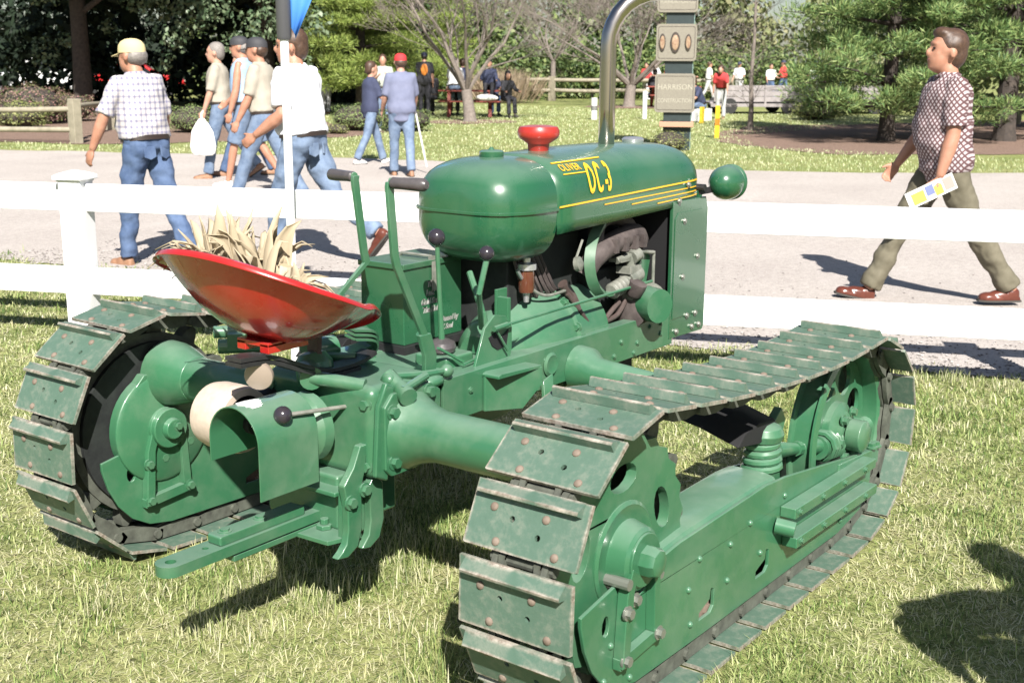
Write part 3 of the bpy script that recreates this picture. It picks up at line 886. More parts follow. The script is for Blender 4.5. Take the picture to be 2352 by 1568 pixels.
mb.cyl((1.10, -.165, .765), (1.17, -.165, .78), .028, 14); mb.bb(1.09, 1.16, -.185, -.13, .785, .81); mb.cyl((1.13, -.16, .79), (1.13, -.16, .85), .018, 12)
mb.cyl((1.06, -.15, .83), (1.12, -.16, .84), .012, 8); mb.bb(1.06, 1.2, -.17, -.12, .825, .838)
mb.cyl((1.12, -.17, .835), (1.16, -.17, .845), .022, 12)
mb.tube([(1.13, -.16, .855), (1.2, -.165, .845), (1.27, -.165, .835)], .007, 8); mb.cyl((1.27, -.165, .84), (1.27, -.165, .70), .006, 8)
mb.bb(1.10, 1.14, -.19, -.15, .70, .73); mb.cyl((1.18, -.17, .70), (1.24, -.17, .71), .012, 8)
cb = mb.build('carburettor', MAT['bare steel'], eng, bevel=.002)
mb = MB()
mb.prism([(1.17, .77), (1.24, .84), (1.275, .82), (1.25, .73)], lambda u, v, w: (u, w, v), -.15, -.142)
mb.lathe([(.055, -.17), (.058, -.10), (.05, -.06), (.05, .02)], (1.19, -.165 + .06, .685), (0.3, 1, 0), 20)
mb.build('generator_bracket', G, eng)
mb = MB()
mb.lathe([(.030, 0), (.058, .01), (.060, .12), (.045, .13)], (1.10, -.175, .665), (1, 0.1, .05), 20)
mb.lathe([(.02, 0), (.028, .01), (.03, .05)], (1.10, -.19, .715), (0, -.4, .9), 12)
gn = mb.build('generator', MAT['manifold iron'], eng)
mb = MB(); mb.lathe([(.058, 0), (.0615, .01), (.0615, .045), (.05, .05)], (1.225, -.163, .671), (1, .1, .05), 20); mb.build('generator_end', MAT['bare steel'], eng)
mb = MB()
mb.tube(smooth_path([(.80, -.12, .79), (.84, -.13, .74), (.86, -.14, .69), (.91, -.15, .655), (.99, -.155, .65)], 5), .017, 10)
mb.tube(smooth_path([(.99, -.155, .65), (1.02, -.16, .675), (1.06, -.165, .70)], 4), .008, 8); mb.tube(smooth_path([(.99, -.155, .645), (1.05, -.165, .66), (1.10, -.165, .70)], 4), .008, 8)
mb.tube(smooth_path([(.80, -.14, .76), (.85, -.155, .70), (.90, -.165, .64)], 4), .007, 8)
mb.build('radiator_hose', MAT['hose rubber'], eng)
mb = MB()
mb.tube(smooth_path([(.62, -.10, .84), (.66, -.11, .79), (.72, -.12, .765), (.80, -.13, .77)], 5), .005, 8)
mb.build('fuel_line', MAT['bare steel'], eng)
mb = MB(); mb.lathe([(.022, 0), (.024, .01), (.024, .065), (.018, .07)], (.64, -.10, .785), (0, 0, 1), 16); fb = mb.build('fuel_bowl', MAT['amber fuel bowl'], eng)
mb = MB(); mb.lathe([(.008, -.03), (.010, -.004), (.02, 0)], (.64, -.10, .785), (0, 0, 1), 12); mb.build('bowl_tip', MAT['silver cap'], fb); mb = MB(); mb.lathe([(.03, .068), (.03, .085), (.012, .09), (.012, .115)], (.64, -.10, .785), (0, 0, 1), 16)
mb.tube([(.595, -.10, .855), (.615, -.10, .83), (.665, -.10, .83)], .006, 6); mb.build('bowl_bail', MAT['silver cap'], eng)
mb = MB(); mb.cyl((.80, -.19, .93), (.765, -.19, .875), .004, 6); mb.lathe([(.010, 0), (.022, .006), (.022, .02), (.008, .028)], (.765, -.185, .86), (0.2, -1, .2), 14); mb.build('drain_cock', MAT['bare steel'], eng)
# radiator core behind the panels
mb = MB(); mb.bb(1.34, 1.42, -.17, .17, .55, 1.02); mb.build('radiator_core', MAT['dark void'], TR)

# ---- hood (sheet with rounded shoulders) and nose
def sect(t, w, zt, zs, e):
    c, sn = math.cos(t), math.sin(t)
    return (w * math.copysign(abs(c) ** (2 / e), c), zs + (zt - zs) * abs(sn) ** (2 / e))
ZS = 1.035
def hood_ring(x, w, zt, zb, e=2.8, n=20):
    pts = [(x, -w, zb), (x, -w, (zb + ZS) / 2)]
    for i in range(n + 1):
        t = PI - PI * i / n
        y, z = sect(t, w, zt, ZS, e); pts.append((x, y, z))
    pts += [(x, w, (zb + ZS) / 2), (x, w, zb)]
    return pts
def hw(x):
    if x < 1.42: return .2
    return .2 * (1 - max(0, (x - 1.42) / .185) ** 2.6) ** (1 / 2.6) if x < 1.60 else .06
def hz(x):
    z = 1.178 + .012 * math.sin((x - .65) / .9 * PI)
    if x > 1.44: z -= .10 * ((x - 1.44) / .16) ** 2.4
    return z
mb = MB()
xs = [.652, .75, .9, 1.05, 1.2, 1.33, 1.40, 1.45, 1.49, 1.52, 1.545, 1.565, 1.58, 1.59]
outer = [hood_ring(x, hw(x), hz(x), .962 + (x - .652) * .028 if x < 1.34 else 1.0) for x in xs]
inner = [[(p[0], p[1] * (1 - .004 / max(hw(x), .05)), p[2] - (.004 if p[2] > ZS + .05 else 0)) for p in r_] for x, r_ in zip(xs, outer)]
n = len(outer[0]); vs = [p for r_ in outer for p in r_]; fs = []
for i in range(len(xs) - 1):
    for k in range(n - 1): fs.append((i * n + k, i * n + k + 1, (i + 1) * n + k + 1, (i + 1) * n + k))
fs.append(tuple((len(xs) - 1) * n + k for k in range(n)))
mb.add(vs, fs)
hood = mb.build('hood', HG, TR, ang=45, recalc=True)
sm = hood.modifiers.new('thick', 'SOLIDIFY'); sm.thickness = .004; sm.offset = -1
# fold line near the lower edge of the hood side, front panels
for s in (1, -1):
    mb = MB()
    mb.prism([(1.325, .535), (1.325, 1.0), (1.555, 1.0), (1.572, .96), (1.572, .545), (1.56, .530)], xz(s), .190, .2015)
    mb.prism([(1.34, .60), (1.34, .94), (1.36, .96), (1.53, .96), (1.545, .94), (1.545, .60)], xz(s), .2012, .204)
    pn = mb.build('front_side_panel', HG, TR, bevel=.004)
mb = MB(); mb.bb(1.56, 1.585, -.175, .175, .545, 1.02); mb.bb(1.33, 1.56, -.19, .19, .525, .545)
gr = mb.build('grille_shell', HG, TR, bevel=.01)
for k in range(14):
    b = MB(); b.bb(1.583, 1.593, -.16, .16, .575 + k * .03, .585 + k * .03); b.build('grille_bar', HG, gr)
bolts('bolt', [(x, -.2035, z) for x, z in ((1.40, .93), (1.40, .74), (1.44, .60), (1.50, .60), (1.48, .555), (1.53, .555), (1.37, .555), (1.50, .80), (1.36, 1.0), (1.42, 1.05))], (0, -1, 0), pn, .007, .008, MAT['plated bolt'])
# tank
TL = .235
mb = MB(); rings = []
for i in range(15):
    q = i / 14; x = .652 - TL * math.sin(q * PI / 2 * .985)
    k = max(0.02, (1 - ((.652 - x) / (TL + .002)) ** 3.3)) ** (1 / 3.3)
    ring = []
    for j in range(40):
        t = 2 * PI * j / 40; c, sn = math.cos(t), math.sin(t)
        y = .1995 * k * math.copysign(abs(c) ** (2 / 2.85), c)
        z = ZS + (.145 * sn_ if (sn_ := math.copysign(abs(sn) ** (2 / 2.85), sn)) > 0 else .160 * sn_) * k
        ring.append((x, y, z))
    rings.append(ring)
mb.loft(rings)
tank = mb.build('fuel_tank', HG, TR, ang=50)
mb = MB(); ol = []
for i in range(15):
    q = i / 14; x = .652 - TL * math.sin(q * PI / 2 * .985)
    k = max(0.02, (1 - ((.652 - x) / (TL + .002)) ** 3.3)) ** (1 / 3.3); ol.append((x, .2 * k + .0055))
pl = [(x - .004 * (x < .46), y) for x, y in ol] + [(x - .004 * (x < .46), -y) for x, y in reversed(ol)]
mb.prism(pl, lambda u, v, w: (u, v, w), ZS - .0035, ZS + .0035); mb.build('tank_seam', HG, tank, bevel=.001)
mb = MB(); mb.lathe([(.032, 1.172), (.036, 1.178), (.036, 1.193), (.03, 1.197), (.01, 1.198), (.004, 1.206)], (.60, 0, 0), (0, 0, 1), 24); mb.build('fuel_cap', HG, tank)
# filler bits on hood
mb = MB(); mb.lathe([(.028, 1.16), (.030, 1.175), (.034, 1.205), (.060, 1.222), (.064, 1.232), (.064, 1.245), (.058, 1.256), (.035, 1.260), (.01, 1.261)], (.835, 0, 0), (0, 0, 1), 32)
mb.build('air_cleaner_cap', MAT['red cap paint'], hood, ang=50, label='red mushroom shaped air intake cap')
mb = MB(); mb.lathe([(.030, 1.172), (.036, 1.185), (.038, 1.195), (.03, 1.201), (.005, 1.203)], (1.39, 0, 0), (0, 0, 1), 24); mb.build('radiator_cap', MAT['silver cap'], hood)
pp = [(1.19, -.02, 1.12), (1.19, -.02, 1.30), (1.19, -.02, 1.45), (1.19, -.02, 1.50)] + [(1.19 + .17 * (1 - math.cos(R(a))) * .75, -.02 - .17 * (1 - math.cos(R(a))) * .66, 1.50 + .17 * math.sin(R(a))) for a in (12, 24, 36, 48, 60, 75, 90)]
pp.append((pp[-1][0] + .10, pp[-1][1] - .075, pp[-1][2] + .0))
mb = MB(); mb.tube(pp, .0265, 28, cap=False); ex = mb.build('exhaust_pipe', MAT['stainless pipe'], TR, ang=60)
sm = ex.modifiers.new('thick', 'SOLIDIFY'); sm.thickness = .002
# headlights
for s in (-1, 1):
    mb = MB(); c = Vector((1.62, s * .245, 1.045))
    mb.lathe([(.006, -.075), (.028, -.068), (.046, -.050), (.057, -.025), (.060, 0), (.058, .02), (.062, .024), (.062, .034)], c, (1, 0, 0), 28)
    hl = mb.build('headlight', HG, TR, ang=50)
    mb = MB(); mb.lathe([(.056, .030), (.05, .037), (.02, .043), (.004, .044)], c, (1, 0, 0), 24); mb.build('headlight_glass', MAT['lamp lens'], hl)
    mb = MB(); mb.strip([(1.50, s * .202, 1.02), (1.54, s * .212, 1.022), (1.60, s * .225, 1.028)], .022, .005, (0, .2, 1)); mb.cyl((1.50, s * .19, 1.035), (1.50, s * .225, 1.035), .012, 10)
    mb.build('headlight_bracket', MAT['black rubber'], hl)

# ---- decals on the hood
def on_hood(x, v, off=.0018):
    """x along the hood, v = height; only for the right-hand shoulder"""
    zt, w, e = hz(x), hw(x), 2.8
    if v <= ZS: return (x, -w - off, v)
    k = min(.995, (v - ZS) / (zt - ZS))
    y = w * max(0.0, 1 - k ** e) ** (1 / e)
    ny = (y / w) ** (e - 1) / w; nz = k ** (e - 1) / (zt - ZS); l = math.hypot(ny, nz)
    return (x, -y - off * ny / l, v + off * nz / l)
def text_mesh(body, size, extrude=0.0, shear=0.0, spacing=1.0, bold=0.0):
    cu = bpy.data.curves.new('tmp_text', 'FONT'); cu.body = body; cu.size = size; cu.shear = shear
    cu.resolution_u = 3; cu.extrude = extrude; cu.offset = bold; cu.space_character = spacing
    o = bpy.data.objects.new('tmp_text', cu); SC.collection.objects.link(o)
    bpy.context.view_layer.update()
    dg = bpy.context.evaluated_depsgraph_get()
    me = bpy.data.meshes.new_from_object(o.evaluated_get(dg))
    bpy.data.objects.remove(o); bpy.data.curves.remove(cu)
    return me
def place_text(me, fn, name, mat, parent, label=None):
    for v in me.vertices: v.co = fn(v.co.x, v.co.y)
    me.materials.clear(); me.materials.append(mat)
    o = bpy.data.objects.new(name, me); link(o, parent)
    if label: o['label'] = label
    return o
def decal_strip(x0, x1, z0, z1, h, name='stripe', step=.04):
    mb = MB(); k = max(2, int((x1 - x0) / step)); vs = []; fs = []
    for i in range(k + 1):
        x = x0 + (x1 - x0) * i / k; z = z0 + (z1 - z0) * i / k
        for off in (.0012, .0030):
            for dz in (-h / 2, h / 2): vs.append(on_hood(x, z + dz, off))
    for i in range(k):
        a = i * 4; b = a + 4
        fs += [(a, b, b + 1, a + 1), (a + 2, a + 3, b + 3, b + 2), (a, a + 2, b + 2, b), (a + 1, b + 1, b + 3, a + 3)]
    mb.add(vs, fs)
    return mb.build(name, MAT['yellow decal'], hood, smooth=False, recalc=True)
decal_strip(.66, 1.50, 1.040, 1.062, .0050)
decal_strip(.90, 1.50, 1.028, 1.040, .0034)
decal_strip(1.06, 1.50, 1.015, 1.026, .0034)
decal_strip(1.22, 1.50, 1.004, 1.012, .0034)
decal_strip(.70, .95, 1.158, 1.163, .0028)
decal_strip(.71, .83, 1.128, 1.129, .0028)
me = text_mesh('OLIVER', .034, spacing=1.12, bold=.0004)
place_text(me, lambda u, v: Vector(on_hood(.712 + u * .83, 1.1365 + v * .72, .003)), 'lettering', MAT['yellow decal'], hood)
for ch_, x0 in (('O', .812), ('C', .858), ('-', .903), ('3', .916)):
    me = text_mesh(ch_, .105, bold=.0008)
    for dx in (0, .0035):
        m2 = me if dx else me.copy()
        place_text(m2, lambda u, v, x0=x0, dx=dx: Vector(on_hood(x0 + u * .44 + v * .20 + dx, 1.068 + v * 1.16, .003)), 'lettering', MAT['yellow decal'], hood)
# ---- battery box
mb = MB()
bx0, bx1, by0, by1, bz0, bz1 = .305, .565, .085, .25, .655, .885
mb.prism([(by0, bz0), (by1, bz0), (by1, bz1 - .01), (by1 - .01, bz1), (by0 + .01, bz1), (by0, bz1 - .01)], lambda u, v, w: (w, u, v), bx0, bx1)
bat = mb.build('battery_box', HG, TR, bevel=.003)
mb = MB(); mb.bb(bx0 - .006, bx1 + .006, by0 - .006, by1 + .006, bz1 - .012, bz1 + .005); mb.build('lid', HG, bat, bevel=.003)
mb = MB(); mb.tube([(.43, .086, bz1 + .004), (.43, .09, bz1 + .014), (.43, .20, bz1 + .014), (.43, .21, bz1 + .004)], .005, 8); mb.bb(.422, .438, .074, .0795, .80, .885); mb.bb(.422, .438, .0795, .092, .878, .900); mb.build('latch', MAT['bare steel'], bat)
mb = MB(); mb.bb(.29, .60, .07, .28, .632, .655); mb.build('battery_tray', MAT['black rubber'], bat)
for txt, sz, u0, v0 in (('The', .026, .405, .812), ('Last', .026, .400, .786), ('Gold Seal', .024, .378, .762), ('The Hobo', .024, .384, .738), ('Owned by', .022, .465, .700), ('K Soul', .022, .470, .676)):
    me = text_mesh(txt, sz, shear=.25, bold=.0008)
    m2 = [me, me.copy()]
    for j, mm in enumerate(m2):
        place_text(mm, lambda u, v, u0=u0, v0=v0, j=j: Vector((u0 + u * .85 + j * .0010, by0 - .0012, v0 + v)), 'lettering', MAT['white lettering'], bat)
# ---- seat
SCX, SCY = -.275, .0
def seat_pt(t, q, off=0.0):
    """t angle, q 0 centre..1 rim"""
    c, s = math.cos(t), math.sin(t); n = 2.2
    ex = math.copysign(abs(c) ** (2 / n), c); ey = math.copysign(abs(s) ** (2 / n), s)
    rx, ry = .215, .262
    rim = .918 - .43 * ex * rx + (.012 if ex > .3 else 0) * abs(ey) - .045 * max(0, ex) ** 3 * (1 - abs(ey)) 
    rim += .02 * max(0, -ex) * (1 - abs(ey) ** 2)
    bot = .786 - .015 * ex
    prof = q ** 1.95
    x = SCX + ex * rx * (q ** .95) - .012 * (1 - q); y = SCY + ey * ry * (q ** .95)
    z = bot + (rim - bot) * prof
    return Vector((x, y, z - off))
mb = MB(); NT, NQ = 56, 12; top = []; 
for j in range(NQ + 1):
    q = max(.02, j / NQ)
    top.append([seat_pt(2 * PI * k / NT, q) for k in range(NT)])
# rolled rim outwards and down
r1 = []; r2 = []
for k in range(NT):
    p = top[-1][k]; d = Vector((p.x - SCX, p.y - SCY, 0)).normalized()
    r1.append(p + d * .012 + Vector((0, 0, .002))); r2.append(p + d * .020 - Vector((0, 0, .012)))
rows = top + [r1, r2]
vs = [p for r_ in rows for p in r_]; fs = [tuple(range(NT))]
for i in range(len(rows) - 1):
    for k in range(NT): fs.append((i * NT + k, i * NT + (k + 1) % NT, (i + 1) * NT + (k + 1) % NT, (i + 1) * NT + k))
mb.add(vs, fs)
seat = mb.build('seat', MAT['red seat paint'], TR, ang=60, recalc=True, label='red pressed steel bucket seat')
sm = seat.modifiers.new('thick', 'SOLIDIFY'); sm.thickness = .0035; sm.offset = 1
ss = seat.modifiers.new('smooth', 'SUBSURF'); ss.levels = 1; ss.render_levels = 1
mb = MB(); mb.tube(smooth_path([(-.40, -.14, .90), (-.40, -.18, .955), (-.385, -.21, .95), (-.35, -.235, .88)], 4), .006, 8)
mb = MB()
mb.bb(-.33, -.20, -.055, -.025, .770, .793); mb.bb(-.33, -.20, .025, .055, .770, .793); mb.bb(-.33, -.20, -.055, .055, .785, .797)
mb.build('seat_bracket', MAT['red seat paint'], seat, bevel=.002)
mb = MB()
mb.strip(smooth_path([(-.40, -.01, .765), (-.30, -.01, .755), (-.20, -.01, .715), (-.11, -.01, .685), (.0, -.01, .685), (.06, -.01, .70)], 4), .055, .010, (0, 1, 0))
mb.strip(smooth_path([(-.40, -.01, .752), (-.30, -.01, .742), (-.20, -.01, .702), (-.11, -.01, .672), (.0, -.01, .670)], 4), .055, .010, (0, 1, 0))
mb.build('seat_spring', MAT['black rubber'], TR)
mb = MB(); mb.strip([(-.095, .03, .68), (-.10, .03, .73), (-.095, .03, .79)], .055, .012, (0.3, 1, 0)); mb.build('seat_post', rusty('brown strap iron', (.05, .032, .028), (.11, .07, .06)), TR)
mb = MB()
for r_ in (0, .012, .024):
    mb.strip(smooth_path([(-.08, .07, .70 - r_ * .6), (.02, .075, .69 - r_), (.085, .055, .695 - r_), (.10, .02, .72 - r_), (.07, -.005, .755 - r_), (0, .0, .77 - r_)], 5), .05, .006, (0.2, 1, 0.1))
mb.build('leaf_spring', G, TR)
mb = MB(); mb.cyl((-.05, .11, .70), (.03, .09, .70), .035, 16); mb.cyl((-.03, .08, .69), (.02, .0, .69), .012, 10); mb.build('spring_drum', G, TR)
mb = MB(); mb.lathe([(.006, -.02), (.030, -.014), (.036, 0), (.034, .010), (.02, .014), (.004, .015)], (-.33, -.02, .715), (-.75, -.5, -.15), 24)
mb.build('work_lamp', MAT['lamp lens'], TR)
# ---- levers
def lever(y, s, base, bend, top, mid):
    mb = MB()
    pts = [base, mid, bend, (top[0] - .003, y, top[2] - .02), top]
    mb.strip([(base[0], y, base[2]), (mid[0], y, mid[2]), (mid[0] - .010, y, mid[2] + .018), (bend[0] + .008, y, bend[2] - .02), (bend[0], y, bend[2] + .01), (top[0], y, top[2] - .012), (top[0] + .003, y, top[2])], .024, .011, (1, 0, 0))
    mb2 = MB(); mb2.strip([(base[0] - .005, y, base[2] - .05), (base[0], y, base[2] + .04), (mid[0], y, mid[2])], .046, .014, (1, 0, 0))
    mb2.cyl((base[0] - .005, y - .03, base[2] - .045), (base[0] - .005, y + .05, base[2] - .045), .02, 14)
    mb.cyl((top[0], y, top[2]), (top[0] + .01, y + s * .02, top[2]), .010, 10)
    o = mb.build('steering_lever', G, TR, bevel=.002)
    mb2.build('lever_foot', G, o, bevel=.003)
    g = MB(); g.lathe([(.010, 0), (.0145, .006), (.0145, .03), (.0165, .08), (.016, .098), (.010, .106), (.002, .108)], (top[0] + .002, y + s * .004, top[2] - .003), (.12, s, .0), 16)
    g.build('lever_grip', MAT['grip rubber'], o)
    return o
lever(-.15, -1, (.140, 0, .655), (.010, 0, .965), (-.005, 0, 1.158), (.118, 0, .755))
lever(.13, 1, (.21, 0, .655), (.195, 0, .925), (.165, 0, 1.145), (.09, 0, .80))
# gear stick
mb = MB(); mb.tube([(.287, -.07, .69), (.28, -.07, .80), (.269, -.07, .975)], [.009, .0065, .0065], 10); gs = mb.build('gear_stick', G, TR)
mb = MB(); mb.ell((.268, -.07, .985), (.0235, .0235, .0235), nu=24, nv=16); mb.build('knob', MAT['black knob'], gs)
mb = MB(); mb.lathe([(.022, .66), (.036, .668), (.040, .680), (.036, .693), (.022, .700), (.012, .702)], (.287, -.07, 0), (0, 0, 1), 20); mb.build('gear_boot', MAT['grip rubber'], gs)
mb = MB(); mb.bb(.24, .36, -.125, -.01, .60, .662); mb.build('gear_turret', G, TR, bevel=.008)
# hand clutch / throttle
mb = MB(); mb.tube([(.40, -.12, .72), (.30, -.19, .84), (.332, -.19, .925)], .008, 8); th = mb.build('throttle_lever', G, TR)
mb = MB(); mb.ell((.333, -.19, .945), (.021, .021, .021), nu=20, nv=14); mb.build('knob', MAT['black knob'], th)
mb = MB(); mb.tube([(.43, -.12, .69), (.42, -.10, .78), (.46, -.03, .86)], .0095, 8); mb.cyl((.425, -.11, .72), (.422, -.105, .76), .013, 10); mb.build('clutch_lever', G, TR)
mb = MB()
mb.prism([(.30, .63), (.345, .735), (.39, .765), (.44, .755), (.47, .72), (.47, .66), (.455, .60), (.36, .60)], lambda u, v, w: (u, w, v), -.175, -.166)
qd = mb.build('quadrant_plate', G, TR, bevel=.002)
mb = MB(); mb.prism([(.36, .705), (.40, .72), (.42, .70), (.45, .715), (.44, .67), (.40, .665), (.375, .68)], lambda u, v, w: (u, w, v), -.178, -.1745); mb.build('quadrant_slot', MAT['dark void'], qd)
mb = MB(); mb.tube([(.375, -.195, .735), (1.21, -.195, .750)], .0048, 8); mb.tube([(.37, -.19, .735), (.43, -.19, .66)], .004, 6); mb.cyl((.36, -.195, .733), (.42, -.195, .736), .008, 8); mb.build('control_rod', G, TR)
mb = MB(); mb.strip([(.20, -.13, .70), (.28, -.15, .65)], .010, .006, (0, 1, 0)); mb.tube([(.27, -.16, .645), (.62, -.11, .66)], .004, 6)
mb.tube(smooth_path([(.30, .03, .70), (.34, .01, .67), (.36, -.06, .64), (.40, -.08, .63)], 4), .007, 8)
mb.build('brake_link', G, TR)
# brackets under the tank
mb = MB(); mb.bb(.55, .565, -.10, -.06, .62, .78); mb.bb(.55, .60, -.06, -.05, .62, .80); mb.build('dash_bracket', G, TR, bevel=.002)
mb = MB()
for q_ in range(7): mb.tube(smooth_path([(.60 + .02 * q_, -.07, .92), (.62 + .03 * q_, -.085, .84 - .01 * q_), (.66 + .03 * q_, -.08, .76)], 3), .006 + .001 * (q_ % 3), 6)
for q_ in range(5): mb.cyl((.64 + .05 * q_, -.07, .70 + .02 * (q_ % 2)), (.64 + .05 * q_, -.095, .70 + .02 * (q_ % 2)), .012, 6)
mb.build('wiring', MAT['manifold iron'], eng)
eng['label'] = 'dark engine block and added dark backing with pipes under the hood'
# linkage on the near axle flange
mb = MB()
mb.tube(smooth_path([(-.02, -.16, .672), (.06, -.19, .665), (.14, -.20, .66)], 4), .009, 8); mb.ell((-.04, -.17, .668), (.018, .02, .018)); mb.ell((.15, -.20, .658), (.02, .018, .018))
mb.cyl((-.03, -.20, .645), (-.03, -.155, .675), .022, 14); mb.cyl((-.045, -.24, .635), (-.03, -.20, .648), .024, 14); mb.cyl((-.05, -.225, .652), (.05, -.215, .668), .011, 10)
mb.build('brake_shaft', G, TR)
mb = MB(); mb.ell((.10, -.19, .64), (.04, .03, .018)); mb.beam((.03, -.20, .62), (.12, -.19, .645), .02, .02); mb.build('lever_shaft', G, TR)
# ---- drawbar and hitch
mb = MB()
f = lambda u, v, w: (u, v, w)
ol = [(-.10, -.034), (-.600, -.034)] + [(-.600 - .036 * math.sin(R(a)), -.036 * math.cos(R(a))) for a in (20, 45, 70, 90, 110, 135, 160)] + [(-.600, .034), (-.10, .034)]
mb.prism(ol, f, .300, .326, [circ(-.600, 0, .013, 14), circ(-.50, 0, .008, 10)])
db = mb.build('drawbar', G, TR, bevel=.003); DBZ = .010
mb = MB(); mb.prism([(-.475, -.024), (-.20, -.024), (-.20, .024), (-.475, .024)], f, .326, .350); mb.build('drawbar_strap', G, db, bevel=.006)
mb = MB(); mb.bb(-.44, -.10, -.030, .034, .278, .294); mb.build('drawbar_plate', G, db, bevel=.003)
bolts('bolt', [(-.44, 0, .349), (-.33, 0, .349)], (0, 0, 1), db, .012, .008)
mb = MB(); mb.bb(-.16, .06, -.10, .16, .285, .43); mb.build('drawbar_carrier', G, TR, bevel=.01)
# swing hooks on the right
mb = MB()
for x0 in (-.205, -.125):
    C = [(0, .43), (.035, .47), (.06, .52), (.085, .52), (.075, .45), (.062, .415), (.062, .31), (.045, .262), (.010, .244), (-.030, .250), (-.012, .262), (.005, .280), (.012, .315), (.012, .375)]
    mb.prism([(u, v) for u, v in C] if x0 < -.15 else [(.002, .40), (.022, .425), (.045, .425), (.060, .405), (.062, .31), (.045, .262), (.010, .244), (-.022, .25), (.005, .280), (.012, .315), (.010, .38)],
             lambda u, v, w, x0=x0: (x0 + u, w, v), -.168 - (.0 if x0 < -.1 else .0), -.145)
mb.prism([(-.185, .42), (-.13, .425), (-.07, .40), (-.065, .30), (-.11, .285), (-.19, .28)], lambda u, v, w: (u, w, v), -.145, -.125)
mb.prism([(-.20, -.13), (-.20, .02), (-.12, .05), (-.08, -.13)], f, .392, .405)
hk = mb.build('swing_hook', G, TR, bevel=.004)
bolts('bolt', [(-.135, -.169, .405), (-.185, -.169, .385)], (0, -1, 0), hk, .013, .014)
mb = MB()
mb.prism([(-.235, -.02), (-.23, -.13), (-.14, -.16), (-.09, -.10), (-.12, .03)], f, .276, .288); mb.cyl((-.17, -.06, .288), (-.17, -.06, .30), .022, 6); mb.cyl((-.17, -.06, .30), (-.17, -.06, .315), .012, 8)
mb.build('hook_plate', G, hk, bevel=.002)
mb = MB(); mb.prism([(-.13, .44), (-.085, .42), (-.075, .56), (-.055, .66), (-.085, .675), (-.115, .62)], lambda u, v, w: (u, w, v), -.205, -.188); mb.build('case_rib', G, TR, bevel=.006)
# ---- belt pulley with guard
mb = MB(); ax = (0, 1, 0); pc = (-.275, 0, .567)
mb.lathe([(.064, .100), (.081, .100), (.086, .115), (.087, .145), (.086, .19), (.081, .215), (.03, .215), (.03, .20), (.060, .19), (.064, .15)], pc, ax, 40, closed=False)
pu = mb.build('belt_pulley', MAT['fibre pulley'], TR, ang=40)
mb = MB(); mb.cyl((-.275, .06, .567), (-.275, .21, .567), .028, 16); mb.cyl((-.275, .17, .567), (-.12, .17, .56), .05, 16); mb.build('pulley_hub', MAT['engine dark iron'], pu)
mb = MB(); W = .088
path_o = [(-W, .432), (-W, .50), (-W, .562)] + [(-W * math.cos(R(a)), .562 + W * math.sin(R(a))) for a in range(10, 180, 10)] + [(W, .562), (W, .50)]
t = .0035
path_i = [(-W + t, .432), (-W + t, .50), (-W + t, .562)] + [(-(W - t) * math.cos(R(a)), .562 + (W - t) * math.sin(R(a))) for a in range(10, 180, 10)] + [(W - t, .562), (W - t, .50)]
rings = []
for x in (-.405, -.40, -.215):
    rings.append([(x, y - .005, z) for y, z in path_o] + [(x, y - .005, z) for y, z in reversed(path_i)])
mb.loft(rings)
gd = mb.build('shaft_guard', G, TR, bevel=.001)
# torn white caution sticker on its crown
mb = MB(); pts = []
def gp(x, a, o=.0006): return (x, -W * math.cos(R(a)) * (1 + o / W) - .005, .562 + (W + o) * math.sin(R(a)))
N_ = 18; vs = []; fs = []
rs = random.Random(3)
for i in range(N_ + 1):
    a = 68 + 42 * i / N_
    j0 = rs.uniform(0, .010); j1 = rs.uniform(0, .012)
    cut0 = .022 * abs(i / N_ - .5) * 2; cut1 = .022 * abs(i / N_ - .5) * 2
    for o in (.0005, .0015):
        vs.append(gp(-.395 + j0 + cut0, a, o)); vs.append(gp(-.315 - j1 - cut1, a, o))
for i in range(N_):
    a = i * 4; b = a + 4
    fs += [(a, a + 1, b + 1, b), (a + 2, b + 2, b + 3, a + 3), (a, b, b + 2, a + 2), (a + 1, a + 3, b + 3, b + 1)]
mb.add(vs, fs); mb.build('warning_sticker', MAT['white decal'], gd, smooth=False)
mb = MB(); mb.tube([(-.30, -.085, .622), (-.105, -.10, .603)], .0055, 8); rel = mb.build('shift_rod', MAT['bare steel'], TR)
mb = MB(); mb.ell((-.318, -.083, .624), (.0225, .0225, .0225), nu=20, nv=14); mb.build('knob', MAT['black knob'], rel)
mb = MB(); mb.cyl((-.112, -.10, .604), (-.085, -.105, .60), .012, 10); mb.build('rod_socket', G, rel)
# green tubes and toolbox beyond the seat
mb = MB()
mb.cyl((-.02, .50, .655), (.10, .38, .655), .022, 12); mb.cyl((-.01, .53, .69), (.11, .41, .69), .018, 12); mb.box((.05, .46, .67), (.10, .10, .05), Matrix.Rotation(R(-45), 3, 'Z'))
mb.build('foot_pedal', G, TR, bevel=.002)
